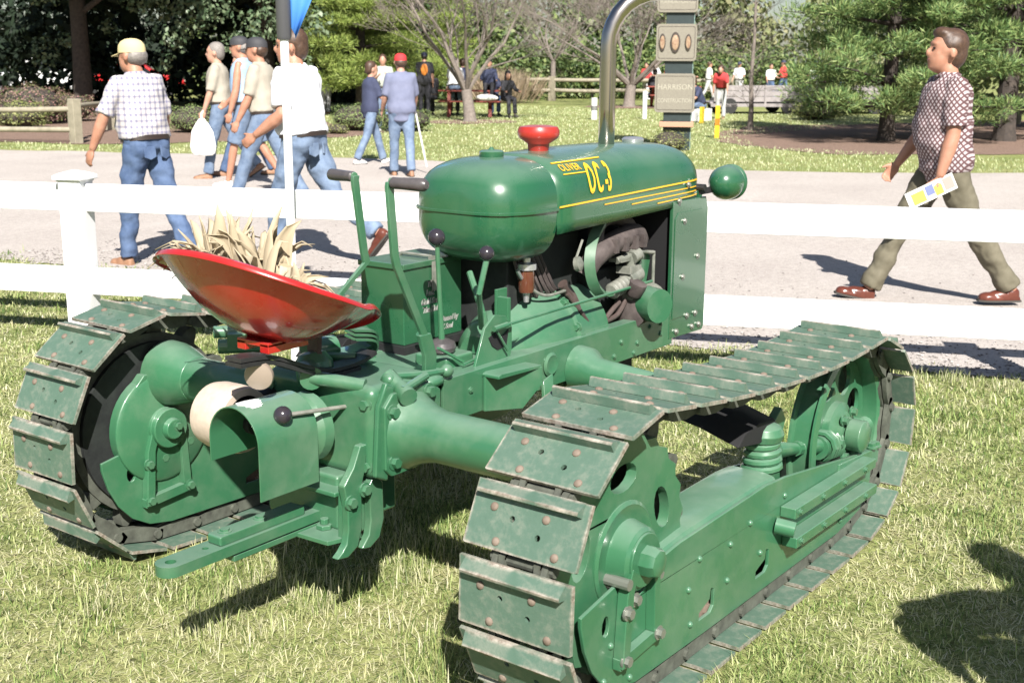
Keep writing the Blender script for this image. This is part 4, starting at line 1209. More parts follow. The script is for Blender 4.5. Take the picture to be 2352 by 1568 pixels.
# ================================================================== PLANTS
def quads_mesh(name, C, U, Vv, mats, matidx=None, fold=0.0):
    """diamond leaves: centres C, half-length vectors U, half-width vectors Vv"""
    n = len(C)
    P = np.stack([C - U, C - U * .1 + Vv, C + U, C - U * .1 - Vv], 1)
    me = bpy.data.meshes.new(name)
    me.vertices.add(n * 4); me.vertices.foreach_set('co', P.reshape(-1).astype(np.float32))
    me.loops.add(n * 4); me.loops.foreach_set('vertex_index', np.arange(n * 4, dtype=np.int32))
    me.polygons.add(n); me.polygons.foreach_set('loop_start', (np.arange(n) * 4).astype(np.int32))
    me.update(calc_edges=True)
    for m_ in mats: me.materials.append(m_)
    return me
def unit(v): return v / np.maximum(np.linalg.norm(v, axis=-1, keepdims=True), 1e-9)
def leaf_blobs(blobs, per_m2, size, aspect=.6, up=.35, shell=(.72, 1.05)):
    Cs, Us, Vs = [], [], []
    for (cx, cy, cz, rx, ry, rz) in blobs:
        area = 4 * PI * ((rx * ry) ** 1.6 / 3 + (rx * rz) ** 1.6 / 3 + (ry * rz) ** 1.6 / 3) ** (1 / 1.6)
        n = max(8, int(area * per_m2)); d = unit(RNG.normal(size=(n, 3)))
        k = RNG.uniform(*shell, n)[:, None]
        p = d * k * np.array([rx, ry, rz])
        # lumpy outline
        lump = 1 + .16 * np.sin(d[:, :1] * 7 + cx) * np.sin(d[:, 1:2] * 6 + cy) + .10 * np.sin(d[:, 2:] * 11 + cz * 3)
        p = p * lump + np.array([cx, cy, cz])
        nrm = unit(d + RNG.normal(scale=.55, size=(n, 3)) + np.array([0, 0, up]))
        t = unit(np.cross(nrm, RNG.normal(size=(n, 3)))); b_ = np.cross(nrm, t)
        s = size * RNG.uniform(.6, 1.3, n)[:, None]
        Cs.append(p); Us.append(t * s / 2); Vs.append(b_ * s / 2 * aspect)
    return np.concatenate(Cs), np.concatenate(Us), np.concatenate(Vs)
rusty('bark grey', (.125, .105, .09), (.235, .20, .175), .9, 18)
rusty('bark dark', (.03, .025, .022), (.07, .055, .045), .9, 12)
foliage_mat('maple leaves', [(.07, .115, .06), (.12, .17, .09), (.19, .24, .145), (.05, .08, .042)], .40, .10)
foliage_mat('deep shade leaves', [(.008, .015, .008), (.013, .024, .012), (.020, .034, .018)], .7, .0)  # near-black colour carries the deep shade behind and under the maples
foliage_mat('hedge leaves', [(.05, .09, .03), (.09, .14, .045), (.15, .20, .07), (.20, .25, .09)], .5, .2)
foliage_mat('pale tree leaves', [(.17, .20, .09), (.23, .26, .12), (.30, .29, .16), (.20, .22, .10)], .6, .25)
foliage_mat('pine needles', [(.07, .135, .045), (.12, .20, .065), (.19, .275, .09), (.26, .32, .12)], .55, .15)
foliage_mat('bright pine needles', [(.20, .28, .06), (.27, .35, .085), (.34, .40, .11), (.14, .20, .05)], .55, .2)
foliage_mat('juniper leaves', [(.11, .17, .06), (.17, .23, .08), (.22, .27, .10)], .6, .1)
foliage_mat('flower shrub leaves', [(.10, .13, .05), (.35, .17, .17), (.15, .17, .07), (.42, .24, .24), (.12, .15, .05)], .6, .2)
foliage_mat('variegated leaves', [(.15, .18, .05), (.26, .28, .10), (.36, .36, .16), (.10, .13, .04)], .5, .2)
foliage_mat('dry grass stems', [(.35, .28, .19), (.45, .36, .26), (.28, .20, .14)], .7, .2)

def crown_obj(name, data, mat, parent, label=None):
    me = quads_mesh(name, *data, [mat]); o = bpy.data.objects.new(name, me); link(o, parent)
    if label: o['label'] = label
    return o
def limb_tree(mb, p, d, L, r, depth, spread=.5, grav=0.0, kids=3, minr=.004, n=6, jit=.18):
    p = Vector(p); d = Vector(d).normalized(); seg = 3; pts = [p.copy()]; q = p.copy(); dd = d.copy()
    for i in range(seg):
        dd = (dd + Vector((random.uniform(-jit, jit), random.uniform(-jit, jit), random.uniform(-jit, jit) * .6 + grav))).normalized()
        q = q + dd * (L / seg); pts.append(q.copy())
    r1 = max(minr * .6, r * .62)
    mb.tube(pts, [r + (r1 - r) * i / seg for i in range(seg + 1)], n if r > .02 else 3, cap=False)
    if depth <= 0: return
    for k in range(kids):
        t = random.uniform(.35, 1.0) if k else 1.0
        i = min(seg - 1, int(t * seg)); bp = pts[i] + (pts[i + 1] - pts[i]) * (t * seg - i if t < 1 else 1)
        ax = Vector((random.gauss(0, 1), random.gauss(0, 1), random.gauss(0, .5))).normalized()
        nd = (dd + ax * spread * (1.0 if k else .45)).normalized()
        limb_tree(mb, bp, nd, L * random.uniform(.60, .80), max(minr, r1 * (.9 if k == 0 else .62)), depth - 1, spread, grav, kids, minr, n, jit)

def bare_tree(x, y, label, lean=(0, 0), h=.75, r=.15, seed=1, limbs=6, L=1.35, depth=5, group='leafless ornamental trees on the lawn'):
    random.seed(seed)
    t = thing('bare_tree', label, 'tree', (x, y, 0), 0, group)
    mb = MB(); mb.tube([(0, 0, -.05), (0, 0, .10), (lean[0] * .4, lean[1] * .4, h * .5), (lean[0], lean[1], h)], [r * 1.5, r * 1.12, r, r * .95], 12)
    mb.build('trunk', MAT['bark grey'], t, ang=60)
    mb = MB()
    for k in range(limbs):
        a = 2 * PI * k / limbs + random.uniform(-.3, .3); tilt = random.uniform(.45, 1.05)
        d = Vector((math.cos(a) * math.sin(tilt), math.sin(a) * math.sin(tilt), math.cos(tilt)))
        limb_tree(mb, (lean[0], lean[1], h - .08 * random.random()), d, L * random.uniform(.9, 1.2), r * random.uniform(.35, .55), depth, .62, .03, 3, .0042)
    c = mb.build('crown', MAT['bark grey'], t, smooth=False, recalc=False)
    return t
bare_tree(22.80, 17.80, 'leafless grey tree with a forked trunk in front of the red picnic table', (.0, .12), .80, .145, 4, 7, 1.45, 6)
bare_tree(35.84, 20.94, 'leafless grey tree with a flared trunk left of the sign column', (.1, 0), .75, .19, 9, 7, 1.7, 6)
bare_tree(40.5, 27.5, 'twiggy leafless tree standing before the hedge behind the bench', (0, 0), 1.6, .11, 21, 6, 1.5)
bare_tree(27.5, 24.5, 'thin leafless tree partly hidden by the pine and the bare fork', (0, 0), 1.2, .06, 12, 5, 1.2, 4)
# sapling
random.seed(5)
t = thing('sapling_tree', 'slender young leafless tree with a thin straight trunk beside the wooden wagon', 'tree', (23.85, 10.40, 0))
mb = MB(); pts = [(0, 0, -.05), (.02, 0, .5), (-.02, .02, 1.2), (.01, 0, 2.0), (.03, .02, 2.9), (.02, 0, 3.9)]
mb.tube(pts, [.075, .055, .045, .038, .028, .012], 10); mb.build('trunk', MAT['bark grey'], t)
mb = MB()
for k in range(46):
    z = random.uniform(.35, 3.8); a = random.uniform(0, 2 * PI); tl = random.uniform(.6, 1.2)
    limb_tree(mb, (0, 0, z), (math.cos(a) * math.sin(tl), math.sin(a) * math.sin(tl), math.cos(tl)), random.uniform(.3, .6), .009, 3, .6, .02, 2, .0035, 4)
mb.build('crown', MAT['bark grey'], t, smooth=False, recalc=False)

def maple(x, y, label, blobs, trunk_r=.24, trunk_h=3.0, seed=1, per=42, size=.17, mat='maple leaves', group=None, name='maple_tree', canopy=None):
    random.seed(seed)
    t = thing(name, label, 'tree', (x, y, 0), 0, group)
    mb = MB(); mb.tube([(0, 0, -.1), (0, 0, .2), (.03, .02, trunk_h * .5), (0, 0, trunk_h)], [trunk_r * 1.4, trunk_r * 1.05, trunk_r * .9, trunk_r * .8], 12)
    for k in range(7):
        a = 2 * PI * k / 7; limb_tree(mb, (0, 0, trunk_h * random.uniform(.6, 1)), (math.cos(a), math.sin(a), .9), trunk_h * .6, trunk_r * .35, 2, .5, 0, 2, .01, 6)
    mb.build('trunk', MAT['bark dark'], t, ang=60)
    data = leaf_blobs(blobs, per, size)
    if canopy: crown_obj('upper_crown', leaf_blobs(canopy, 15, .60, .8), MAT['deep shade leaves'], t)  # maple canopy in near-black leaves, its shade put into the colour
    crown_obj('crown', data, MAT[mat], t)
    return t
def rel(blobs, x, y): return [(bx - x, by - y, bz, a, b, c) for bx, by, bz, a, b, c in blobs]
mx_, my_ = 19.32, 29.4
maple(mx_, my_, 'large dark maple at far left with a thick black trunk and sunlit leaf clumps', rel([
    (20.7, 25.9, 2.75, .62, .62, .50), (20.2, 26.2, 2.15, .42, .42, .36), (20.9, 26.8, 3.3, .8, .8, .45), (19.2, 31.0, 1.65, .42, .42, .55), (19.6, 30.4, 2.1, .3, .3, .25), (18.3, 29.5, 3.25, .55, .5, .28),
    (20.5, 29.6, 2.5, .22, .22, .28), (20.4, 28.0, 3.2, .55, .55, .35), (21.6, 28.6, 2.9, .4, .4, .3), (20.6, 27.1, 1.5, .22, .22, .2), (21.2, 27.6, 2.2, .25, .25, .2)], mx_, my_), .26, 4.2, 2, 60, .15,
    canopy=rel([(19.6, 28.2, 6.2, 5.0, 5.0, 2.2), (21.5, 27.0, 6.4, 4.2, 4.2, 2.2), (23.5, 31, 5.6, 4.5, 4.5, 2.4)], mx_, my_))
maple(23.4, 26.0, 'broad maple with pale sunlit leaf clumps above the man with the white bag', rel([
    (20.97, 23.7, 2.45, .62, .55, .48), (21.4, 23.2, 2.80, .70, .62, .50), (22.5, 23.5, 3.0, .62, .6, .5), (20.6, 23.8, 1.55, .36, .36, .35), (20.7, 24.4, 2.0, .38, .38, .30), (21.3, 22.9, 2.1, .42, .42, .32),
    (21.5, 22.5, 1.5, .28, .28, .28), (20.5, 24.8, 2.9, .5, .5, .38), (20.3, 24.6, 1.2, .22, .22, .22), (22.2, 22.5, 2.5, .5, .5, .4)], 23.4, 26.0), .20, 4.0, 3, 60, .15,
    canopy=rel([(23.4, 25.5, 6.0, 4.3, 4.3, 2.0), (27.0, 27.0, 5.4, 4.2, 4.2, 2.6)], 23.4, 26.0))
# deep shade behind the maples: a belt of dark evergreens
random.seed(31)
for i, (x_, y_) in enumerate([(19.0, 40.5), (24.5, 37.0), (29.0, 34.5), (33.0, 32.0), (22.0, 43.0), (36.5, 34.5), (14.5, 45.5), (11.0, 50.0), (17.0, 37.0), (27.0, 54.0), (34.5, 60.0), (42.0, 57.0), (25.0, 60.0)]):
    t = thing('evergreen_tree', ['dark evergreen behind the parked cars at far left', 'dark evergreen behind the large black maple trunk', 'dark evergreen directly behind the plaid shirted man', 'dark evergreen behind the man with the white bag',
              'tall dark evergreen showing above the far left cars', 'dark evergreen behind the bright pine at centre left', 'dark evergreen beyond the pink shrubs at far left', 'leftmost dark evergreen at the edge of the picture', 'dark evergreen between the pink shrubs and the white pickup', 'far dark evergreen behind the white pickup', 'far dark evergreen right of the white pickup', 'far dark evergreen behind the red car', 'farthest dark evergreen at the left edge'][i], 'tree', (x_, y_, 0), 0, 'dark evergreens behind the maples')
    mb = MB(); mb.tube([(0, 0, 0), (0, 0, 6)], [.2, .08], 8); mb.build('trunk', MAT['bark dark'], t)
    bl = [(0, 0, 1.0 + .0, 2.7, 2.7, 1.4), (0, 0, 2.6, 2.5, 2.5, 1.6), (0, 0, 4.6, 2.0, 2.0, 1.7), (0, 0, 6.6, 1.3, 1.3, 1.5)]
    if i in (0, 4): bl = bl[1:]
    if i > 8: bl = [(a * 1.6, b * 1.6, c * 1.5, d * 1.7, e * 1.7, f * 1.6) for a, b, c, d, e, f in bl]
    crown_obj('crown', leaf_blobs(bl, 20, .42, .5), MAT['deep shade leaves'], t)

def pine(x, y, label, H=7.5, Rm=3.4, z0=.45, seed=1, mat='pine needles', n_puff=120, group='soft needled pines', half=None, trunk_r=.16, dens=1.0, ln=.17):
    rs = random.Random(seed); rg = np.random.default_rng(seed)
    t = thing('pine_tree', label, 'tree', (x, y, 0), 0, group)
    mb = MB(); mb.tube([(0, 0, -.1), (0, 0, .3), (.04, 0, H * .5), (0, 0, H)], [trunk_r * 1.3, trunk_r, trunk_r * .65, .02], 10)
    puffs = []
    z = z0; lvl = 0
    while z < H:
        fr = (z - z0) / (H - z0); Lm = Rm * (1 - fr) ** .75 * (.86 + .14 * min(1, fr * 6))
        nb = 7
        for k in range(nb):
            a = 2 * PI * (k + .5 * (lvl % 2)) / nb + rs.uniform(-.25, .25); L = Lm * rs.uniform(.72, 1.08); up = rs.uniform(-.06, .16) + fr * .4
            d = Vector((math.cos(a), math.sin(a), up)); e = d * L
            mb.tube([(0, 0, z), tuple(Vector((0, 0, z)) + e * .5 + Vector((0, 0, .05))), tuple(Vector((0, 0, z)) + e)], [.045 * (1 - fr) + .012, .022, .008], 5, cap=False)
            m_ = 4 if z < 4.2 else 3
            for q in range(m_):
                f_ = .38 + .62 * (q + rs.random() * .5) / m_
                sd = Vector((-d.y, d.x, 0)) * rs.uniform(-.30, .30) * L * .6
                c = Vector((0, 0, z)) + e * f_ + sd + Vector((0, 0, rs.uniform(-.05, .15)))
                s_ = rs.uniform(.27, .46) * (.7 + .3 * (1 - fr))
                puffs.append((c.x, c.y, c.z, s_ * 1.15, s_ * 1.15, s_ * .62, z))
        z += rs.uniform(.42, .60); lvl += 1
    mb.build('trunk', MAT['bark dark'], t, smooth=True, recalc=False)
    Cs, Us, Vs = [], [], []
    for cx, cy, cz, rx, ry, rz, zz in puffs:
        n = int(n_puff * dens * (2.0 if zz < 3.4 else .22))
        d = unit(rg.normal(size=(n, 3)) + np.array([0, 0, .35])); k = rg.uniform(.45, 1.05, n)[:, None]
        p = d * k * np.array([rx, ry, rz]) + np.array([cx, cy, cz])
        dirn = unit(d * .9 + np.array([0, 0, .35]) + rg.normal(scale=.45, size=(n, 3)))
        w = unit(np.cross(dirn, rg.normal(size=(n, 3))))
        L_ = ln * rg.uniform(.7, 1.25, n)[:, None] * (1.0 if zz < 4.0 else 1.7)
        Cs.append(p); Us.append(dirn * L_ / 2); Vs.append(w * .022 * (1.0 if zz < 4.0 else 2.0) * .5)
    data = (np.concatenate(Cs), np.concatenate(Us), np.concatenate(Vs))
    crown_obj('crown', data, MAT[mat], t)
    return t
pine(21.9, 6.5, 'broad soft pine between the wooden wagon and the walking man', 7.5, 2.75, .65, 3, dens=1.0)
pine(23.6, 4.7, 'pine with a thick dark bare trunk just right of the walking man', 8.0, 2.7, 1.55, 7, trunk_r=.21, dens=.9)
pine(28.6, 7.6, 'tall pine behind the wagon, left of the broad pine', 8.5, 3.3, 1.3, 11, dens=.7)
pine(28.8, 4.6, 'pine set back behind the bare trunked pine', 8.0, 3.0, 1.2, 15, dens=.6)
pine(27.0, 1.4, 'pine at the far right edge of the picture', 8.0, 2.9, 1.5, 19, dens=.7)
pine(23.8, 22.6, 'bright yellow green pine left of the picnic table', 8.0, 2.3, .9, 23, mat='bright pine needles', dens=1.0)
pine(27.5, 24.0, 'second bright pine behind the red capped boy', 8.5, 2.9, .9, 29, mat='bright pine needles', dens=.7)
# background: hedge and woodland
random.seed(41)
hed = [(35.6, 32.2), (38.6, 31.0), (41.6, 29.8), (44.3, 28.0), (46.6, 26.2), (48.6, 24.0), (50.4, 21.8)]
for i, (x_, y_) in enumerate(hed):
    t = thing('hedge_shrub', ['leftmost', 'second from left', 'third from left', 'middle', 'third from right', 'second from right', 'rightmost'][i] + ' of the seven dense green shrubs behind the split rail fence', 'shrub', (x_, y_, 0), 0, 'dense shrubs behind the back fence')
    bl = [(random.uniform(-1.2, 1.2), random.uniform(-1.2, 1.2), random.uniform(.5, 1.8), random.uniform(.8, 1.3), random.uniform(.8, 1.3), random.uniform(.6, 1.0)) for _ in range(9)] + [(0, 0, 1.0, 2.0, 2.0, 1.3)]
    mb = MB(); mb.tube([(0, 0, 0), (0, 0, 1.2)], [.08, .04], 6); mb.build('stem', MAT['bark dark'], t)
    crown_obj('leaves', leaf_blobs(bl, 26, .20), MAT['hedge leaves'], t)
wood = [(36, 41), (41.5, 38.5), (46, 36), (50, 33), (53.5, 30), (56, 26.5), (58.5, 22), (60, 17), (61, 12), (60, 7), (58, 2), (55, -3), (46.5, 12.5), (44, 8.5), (38.5, 4.5), (36.5, 0.5)]
pale = {5, 6, 7, 8, 12}
places = ['behind the bright pine', 'behind the red capped boy', 'above the picnic table', 'right of the picnic table', 'above the bench sitter', 'left of the exhaust pipe', 'behind the sign column', 'right of the sign column', 'above the seated crowd',
          'behind the wooden wagon', 'behind the broad pine', 'behind the walking man', 'behind the young sapling', 'behind the right hand pines', 'right of the dark pine trunk', 'at the far right edge']
for i, (x_, y_) in enumerate(wood):
    t = thing('woodland_tree', ('pale green' if i in pale else 'dense green') + ' leafy tree in the far wood, ' + places[i], 'tree', (x_, y_, 0), 0, 'trees of the far wood')
    bl = [(random.uniform(-2, 2), random.uniform(-2, 2), random.uniform(1.2, 5.6), random.uniform(1.2, 1.9), random.uniform(1.2, 1.9), random.uniform(.9, 1.5)) for _ in range(12)]
    if i < 7: bl += [(0, 0, .9, 3, 3, 1.0)]
    mb = MB(); mb.tube([(0, 0, 0), (0, 0, 4)], [.22, .1], 7); mb.build('trunk', MAT['bark grey'], t)
    crown_obj('crown', leaf_blobs(bl, 9, .34), MAT['pale tree leaves' if i in pale else 'hedge leaves'], t)
# clipped bushes and bed plants
def bush(x, y, r, h, mat, label, per=900, size=.035, name='clipped_bush', squash=1.0, group=None):
    t = thing(name, label, 'bush', (x, y, 0), 0, group)
    mb = MB(); mb.tube([(0, 0, 0), (0, 0, h * .5)], [.02, .01], 6); mb.build('stem', MAT['bark dark'], t)
    crown_obj('leaves', leaf_blobs([(0, 0, h * .5, r, r, h * .52)], per, size, .6, .6, (.85, 1.03)), MAT[mat], t)
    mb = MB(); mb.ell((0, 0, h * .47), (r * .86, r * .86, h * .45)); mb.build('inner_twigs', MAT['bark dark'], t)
bush(14.75, 18.9, .52, .60, 'juniper leaves', 'round clipped green bush between the plaid shirted man and the white bag', 1100, .035)
bush(17.75, 16.95, .62, .60, 'juniper leaves', 'round clipped bush left of the boy in the navy shirt', 1000, .035)
bush(18.3, 16.0, .60, .50, 'juniper leaves', 'low clipped bush behind the legs of the boy in navy', 1000, .035)
bush(16.45, 16.3, .26, .22, 'variegated leaves', 'small pale bushlet in front of the round bush', 1500, .03)
bush(13.3, 23.0, .62, .62, 'variegated leaves', 'yellow green bush behind the brown rail fence at far left', 900, .045)
bush(14.6, 24.6, .85, .95, 'flower shrub leaves', 'pink flowering shrub behind the yellow green bush at far left', 600, .05, 'flower_shrub')
bush(16.0, 25.2, .7, .70, 'flower shrub leaves', 'second pink flowering shrub beside the black maple trunk', 600, .05, 'flower_shrub')
bush(16.45, 8.35, .34, .36, 'variegated leaves', 'yellow flowering plant at the foot of the sign column', 1200, .03, 'flower_plant')
bush(30.5, 11.6, .7, .5, 'variegated leaves', 'yellow flowered plant beneath the wooden wagon end', 500, .06, 'flower_plant')
# ornamental dry grass
t = thing('ornamental_grass', 'clump of tall tan ornamental grass behind the girl with long hair', 'grass clump', (36.3, 26.9, 0))
n = 900; base = np.stack([RNG.normal(0, .45, n), RNG.normal(0, .45, n), np.zeros(n)], 1)
dirn = unit(np.stack([base[:, 0] * .6 + RNG.normal(scale=.12, size=n), base[:, 1] * .6 + RNG.normal(scale=.12, size=n), np.ones(n)], 1)); L_ = RNG.uniform(.9, 1.5, n)[:, None]
crown_obj('stems', (base + dirn * L_ / 2, dirn * L_ / 2, unit(np.cross(dirn, RNG.normal(size=(n, 3)))) * .02), MAT['dry grass stems'], t)
# ================================================================== SMALL STRUCTURES
rusty('weathered rail', (.20, .18, .13), (.32, .285, .215), .85, 8)
rusty('grey planks', (.20, .18, .18), (.32, .29, .29), .85, 6)
rusty('red table paint', (.16, .030, .022), (.26, .055, .035), .6, 6)
rusty('plaque stone', (.17, .155, .125), (.23, .21, .17), .8, 40)
rusty('green post paint', (.012, .022, .024), (.020, .034, .034), .5, 10)
base_mat('green post side', (.16, .24, .22), .6)
base_mat('plaque letter', (.34, .32, .26), .6)
base_mat('terracotta brick', (.42, .24, .16), .8)
base_mat('marker white', (.72, .72, .70), .5); base_mat('marker grey', (.16, .16, .16), .6); base_mat('marker yellow', (.72, .50, .04), .5); base_mat('marker orange', (.65, .22, .03), .5)
base_mat('car white', (.75, .75, .76), .3, coat=.5); base_mat('car red', (.50, .02, .02), .3, coat=.5); base_mat('car glass', (.02, .025, .03), .08); base_mat('tyre', (.02, .02, .02), .8)
base_mat('cloth white', (.74, .73, .70), .8); base_mat('umbrella dark', (.018, .022, .04), .6)

def split_fence(posts, rails_z, label, group=None, pw=.16, ph=.80, rw=.10):
    o = thing('split_rail_fence', label, 'fence', (posts[0][0], posts[0][1], 0), 0, group)
    bx, by = posts[0]
    for (x, y) in posts:
        m = MB(); m.bb(x - bx - pw / 2, x - bx + pw / 2, y - by - pw / 2, y - by + pw / 2, -.1, ph); m.build('post', MAT['weathered rail'], o, bevel=.01)
    for i in range(len(posts) - 1):
        a, b = posts[i], posts[i + 1]
        for z in rails_z:
            j = random.uniform(-.03, .03)
            m = MB(); m.tube(smooth_path([(a[0] - bx, a[1] - by, z + j), ((a[0] + b[0]) / 2 - bx, (a[1] + b[1]) / 2 - by, z + random.uniform(-.03, .02)), (b[0] - bx, b[1] - by, z - j)], 3), rw / 2, 7)
            m.build('rail', MAT['weathered rail'], o, ang=60)
split_fence([(11.02, 17.54), (9.75, 19.95), (8.5, 22.4)], (.24, .60), 'brown split rail fence at far left with its square end post', pw=.17)
split_fence([(11.5, 18.3), (14.2, 21.0), (17.0, 23.4)], (.60,), 'single rail of split fence running back behind the plaid shirted man', ph=.7)
split_fence([(38.1, 28.9), (40.0, 27.2), (41.9, 25.5), (43.8, 23.8), (45.8, 22.0)], (.42, .85), 'long brown split rail fence in front of the green hedge', ph=1.0, pw=.22, rw=.16)
split_fence([(31.5, 6.5), (33.2, 3.6), (34.6, .8)], (.35, .70), 'split rail fence behind the dark pine trunk at far right', ph=.8, rw=.14)
# sign column
sx, sy = 16.80, 8.40
sgn = thing('sign_column', 'dark green sign column carrying three engraved stone plaques', 'sign', (sx, sy, 0), R(29.0))
# local frame: -x faces the camera, y across
m = MB(); m.bb(.0, .42, -.235, .235, 0, 3.6); m.build('post', MAT['green post paint'], sgn, bevel=.006)
m = MB(); m.bb(.004, .416, -.250, -.2355, 0, 3.6); m.build('side_board', MAT['green post side'], sgn, bevel=.004)
def rr(w, h, r):
    return [(x, y) for cx, cy, a0 in ((w / 2 - r, h / 2 - r, 0), (-w / 2 + r, h / 2 - r, 90), (-w / 2 + r, -h / 2 + r, 180), (w / 2 - r, -h / 2 + r, 270)) for x, y in arc(cx, cy, r, a0, a0 + 90, 5)]
def plaque(zc, h, lines, w=.69, yoff=.05):
    m = MB(); m.prism(rr(w, h, .06), lambda u, v, q: (q, u + yoff, v + zc), -.055, -.002)
    p = m.build('plaque', MAT['plaque stone'], sgn, bevel=.008)
    m = MB(); m.prism(rr(w - .06, h - .08, .04), lambda u, v, q: (q, u + yoff, v + zc), -.058, -.054, [rr(w - .075, h - .095, .035)]); m.build('border_line', MAT['bark dark'], p)
    for txt, dz, sz in lines:
        me = text_mesh(txt, sz); xs_ = [v.co.x for v in me.vertices]; wid = max(xs_) if xs_ else 0
        if wid > .60:
            for v in me.vertices: v.co.x *= .60 / wid; 
            wid = .60
        place_text(me, lambda u, v: Vector((-.0575, -(u - wid / 2) + yoff, v + zc + dz)), 'lettering', MAT['plaque letter'], p)
    return p
plaque(.98, .66, [('HARRISON', .06, .13), ('CONSTRUCTION', -.16, .10)])
p2 = plaque(1.83, .62, [])
plaque(2.78, .90, [('FARM FEST', .12, .13), ('WILL ROW', -.10, .11), ('FOUNDATION CO', -.30, .085)])
for dy, ry, rz, mt in ((.24, .055, .15, 'weathered rail'), (.02, .085, .175, 'marker orange'), (-.20, .055, .14, 'pine needles')):
    m = MB(); m.lathe([(1.0, 0), (1.0, .02), (.85, .028)], (0, 0, 0), (-1, 0, 0), 24)
    m.v = [(-.056 + v[0], .05 + dy + v[1] * ry, 1.83 + v[2] * rz) for v in m.v]; m.build('medallion', MAT['bark dark'], p2)
    m = MB(); m.lathe([(1.0, 0), (.9, .008)], (0, 0, 0), (-1, 0, 0), 20)
    m.v = [(-.084 + v[0], .05 + dy + v[1] * ry * .72, 1.83 + v[2] * rz * .74) for v in m.v]; m.build('medallion_face', rusty('medallion ' + mt, (.18, .09, .05), (.34, .25, .16), .6, 25), p2)
m = MB(); m.bb(-.10, .50, -.29, .30, .40, .49); m.build('ledge', MAT['terracotta brick'], sgn, bevel=.01)
# marker posts
def marker(x, y, h, r, mats, label, rect=False):
    o = thing('marker_post', label, 'post', (x, y, 0))
    z = 0
    for frac, mt in mats:
        m = MB()
        if rect: m.bb(-r, r, -r * .5, r * .5, z, z + h * frac)
        else: m.cyl((0, 0, z), (0, 0, z + h * frac), r, 12)
        m.build('band', MAT[mt], o, bevel=.004); z += h * frac
marker(26.17, 16.17, .58, .085, [(.42, 'marker white'), (.22, 'marker grey'), (.36, 'marker white')], 'short grey and white marker post left of the exhaust pipe')
marker(27.4, 15.31, .76, .065, [(1, 'marker white')], 'plain white marker post left of the sign column')
marker(20.51, 9.52, .66, .055, [(.40, 'marker yellow'), (.2, 'marker orange'), (.40, 'marker yellow')], 'yellow marker stake with an orange band right of the sign column', True)
marker(26.2, 12.9, .42, .07, [(1, 'marker yellow')], 'short yellow stake beside the seated man in blue', True)
marker(44.0, 23.2, 1.9, .22, [(.55, 'marker white'), (.22, 'marker yellow'), (.02, 'marker grey'), (.21, 'marker yellow')], 'tall yellow and white sign post behind the crowd', True)
# wooden wagon
wg = thing('wooden_wagon', 'long grey wooden flat wagon parked behind the sapling', 'wagon', (33.0, 14.7, 0), R(-46))
for k in range(3):
    m = MB(); m.bb(-1.3, 4.6, -.02, .02, .62 + k * .17 - .25, .78 + k * .17 - .25); m.build('side_plank', MAT['grey planks'], wg, bevel=.006)
m = MB(); m.bb(-1.4, 4.8, .05, 1.6, .30, .36); m.build('deck', MAT['grey planks'], wg)
m = MB(); m.bb(-1.4, 4.8, -.06, .02, .22, .32); m.build('sill', MAT['grey planks'], wg)
for xx in (-.8, 1.1, 3.9):
    for yy in (.0, 1.5):
        m = MB(); m.lathe([(.06, -.06), (.24, -.06), (.24, .06), (.06, .06)], (xx, yy, .24), (0, 1, 0), 18); m.build('wheel', MAT['tyre'], wg)
for k in range(5):
    m = MB(); m.bb(-1.0 + k * 1.3, -.94 + k * 1.3, -.05, -.02, .2, .88); m.build('stake', MAT['grey planks'], wg)
m = MB(); m.bb(1.6, 1.95, -.04, -.021, .70, .82); m.build('plate', MAT['marker white'], wg)
# picnic tables and bench
def picnic(x, y, rz, label, mat, L=1.75, group=None):
    o = thing('picnic_table', label, 'picnic table', (x, y, 0), rz, group)
    for k in range(5):
        m = MB(); m.bb(-L / 2, L / 2, -.36 + k * .147, -.36 + k * .147 + .135, .70, .74); m.build('top_board', MAT[mat], o, bevel=.004)
    for s_ in (-1, 1):
        for k in range(2):
            m = MB(); m.bb(-L / 2, L / 2, s_ * (.60 + k * .14) - .065, s_ * (.60 + k * .14) + .065, .42, .455); m.build('bench_board', MAT[mat], o, bevel=.004)
    for xe in (-L / 2 + .3, L / 2 - .3):
        for s_ in (-1, 1):
            m = MB(); m.beam((xe, s_ * .25, .69), (xe, s_ * .68, 0), .05, .10, (1, 0, 0)); m.build('leg', MAT[mat], o, bevel=.004)
        m = MB(); m.bb(xe - .025, xe + .025, -.72, .72, .34, .42); m.build('crosspiece', MAT[mat], o, bevel=.004)
        m = MB(); m.bb(xe - .025, xe + .025, -.34, .34, .62, .70); m.build('top_batten', MAT[mat], o, bevel=.004)
picnic(25.35, 19.85, R(-52), 'red picnic table with people seated on it behind the leafless tree', 'red table paint')
picnic(36.6, 19.6, R(-50), 'far red picnic table half hidden behind the second leafless tree', 'red table paint', 1.9)
bn = thing('slat_bench', 'long weathered bench of two slats in front of the back fence', 'bench', (40.3, 30.4, 0), R(-52))
for k in range(2):
    m = MB(); m.bb(-1.9, 2.1, -.15 + k * .17, -.01 + k * .17, .40, .45); m.build('seat_slat', MAT['weathered rail'], bn)
m = MB(); m.bb(-1.9, 2.1, .30, .34, .70, .86); m.build('back_slat', MAT['weathered rail'], bn)
for xx in (-1.6, .2, 1.8):
    m = MB(); m.bb(xx - .05, xx + .05, -.12, .32, 0, .40); m.build('leg', MAT['weathered rail'], bn)
    m = MB(); m.bb(xx - .04, xx + .04, .34, .40, 0, .86); m.build('back_post', MAT['weathered rail'], bn)
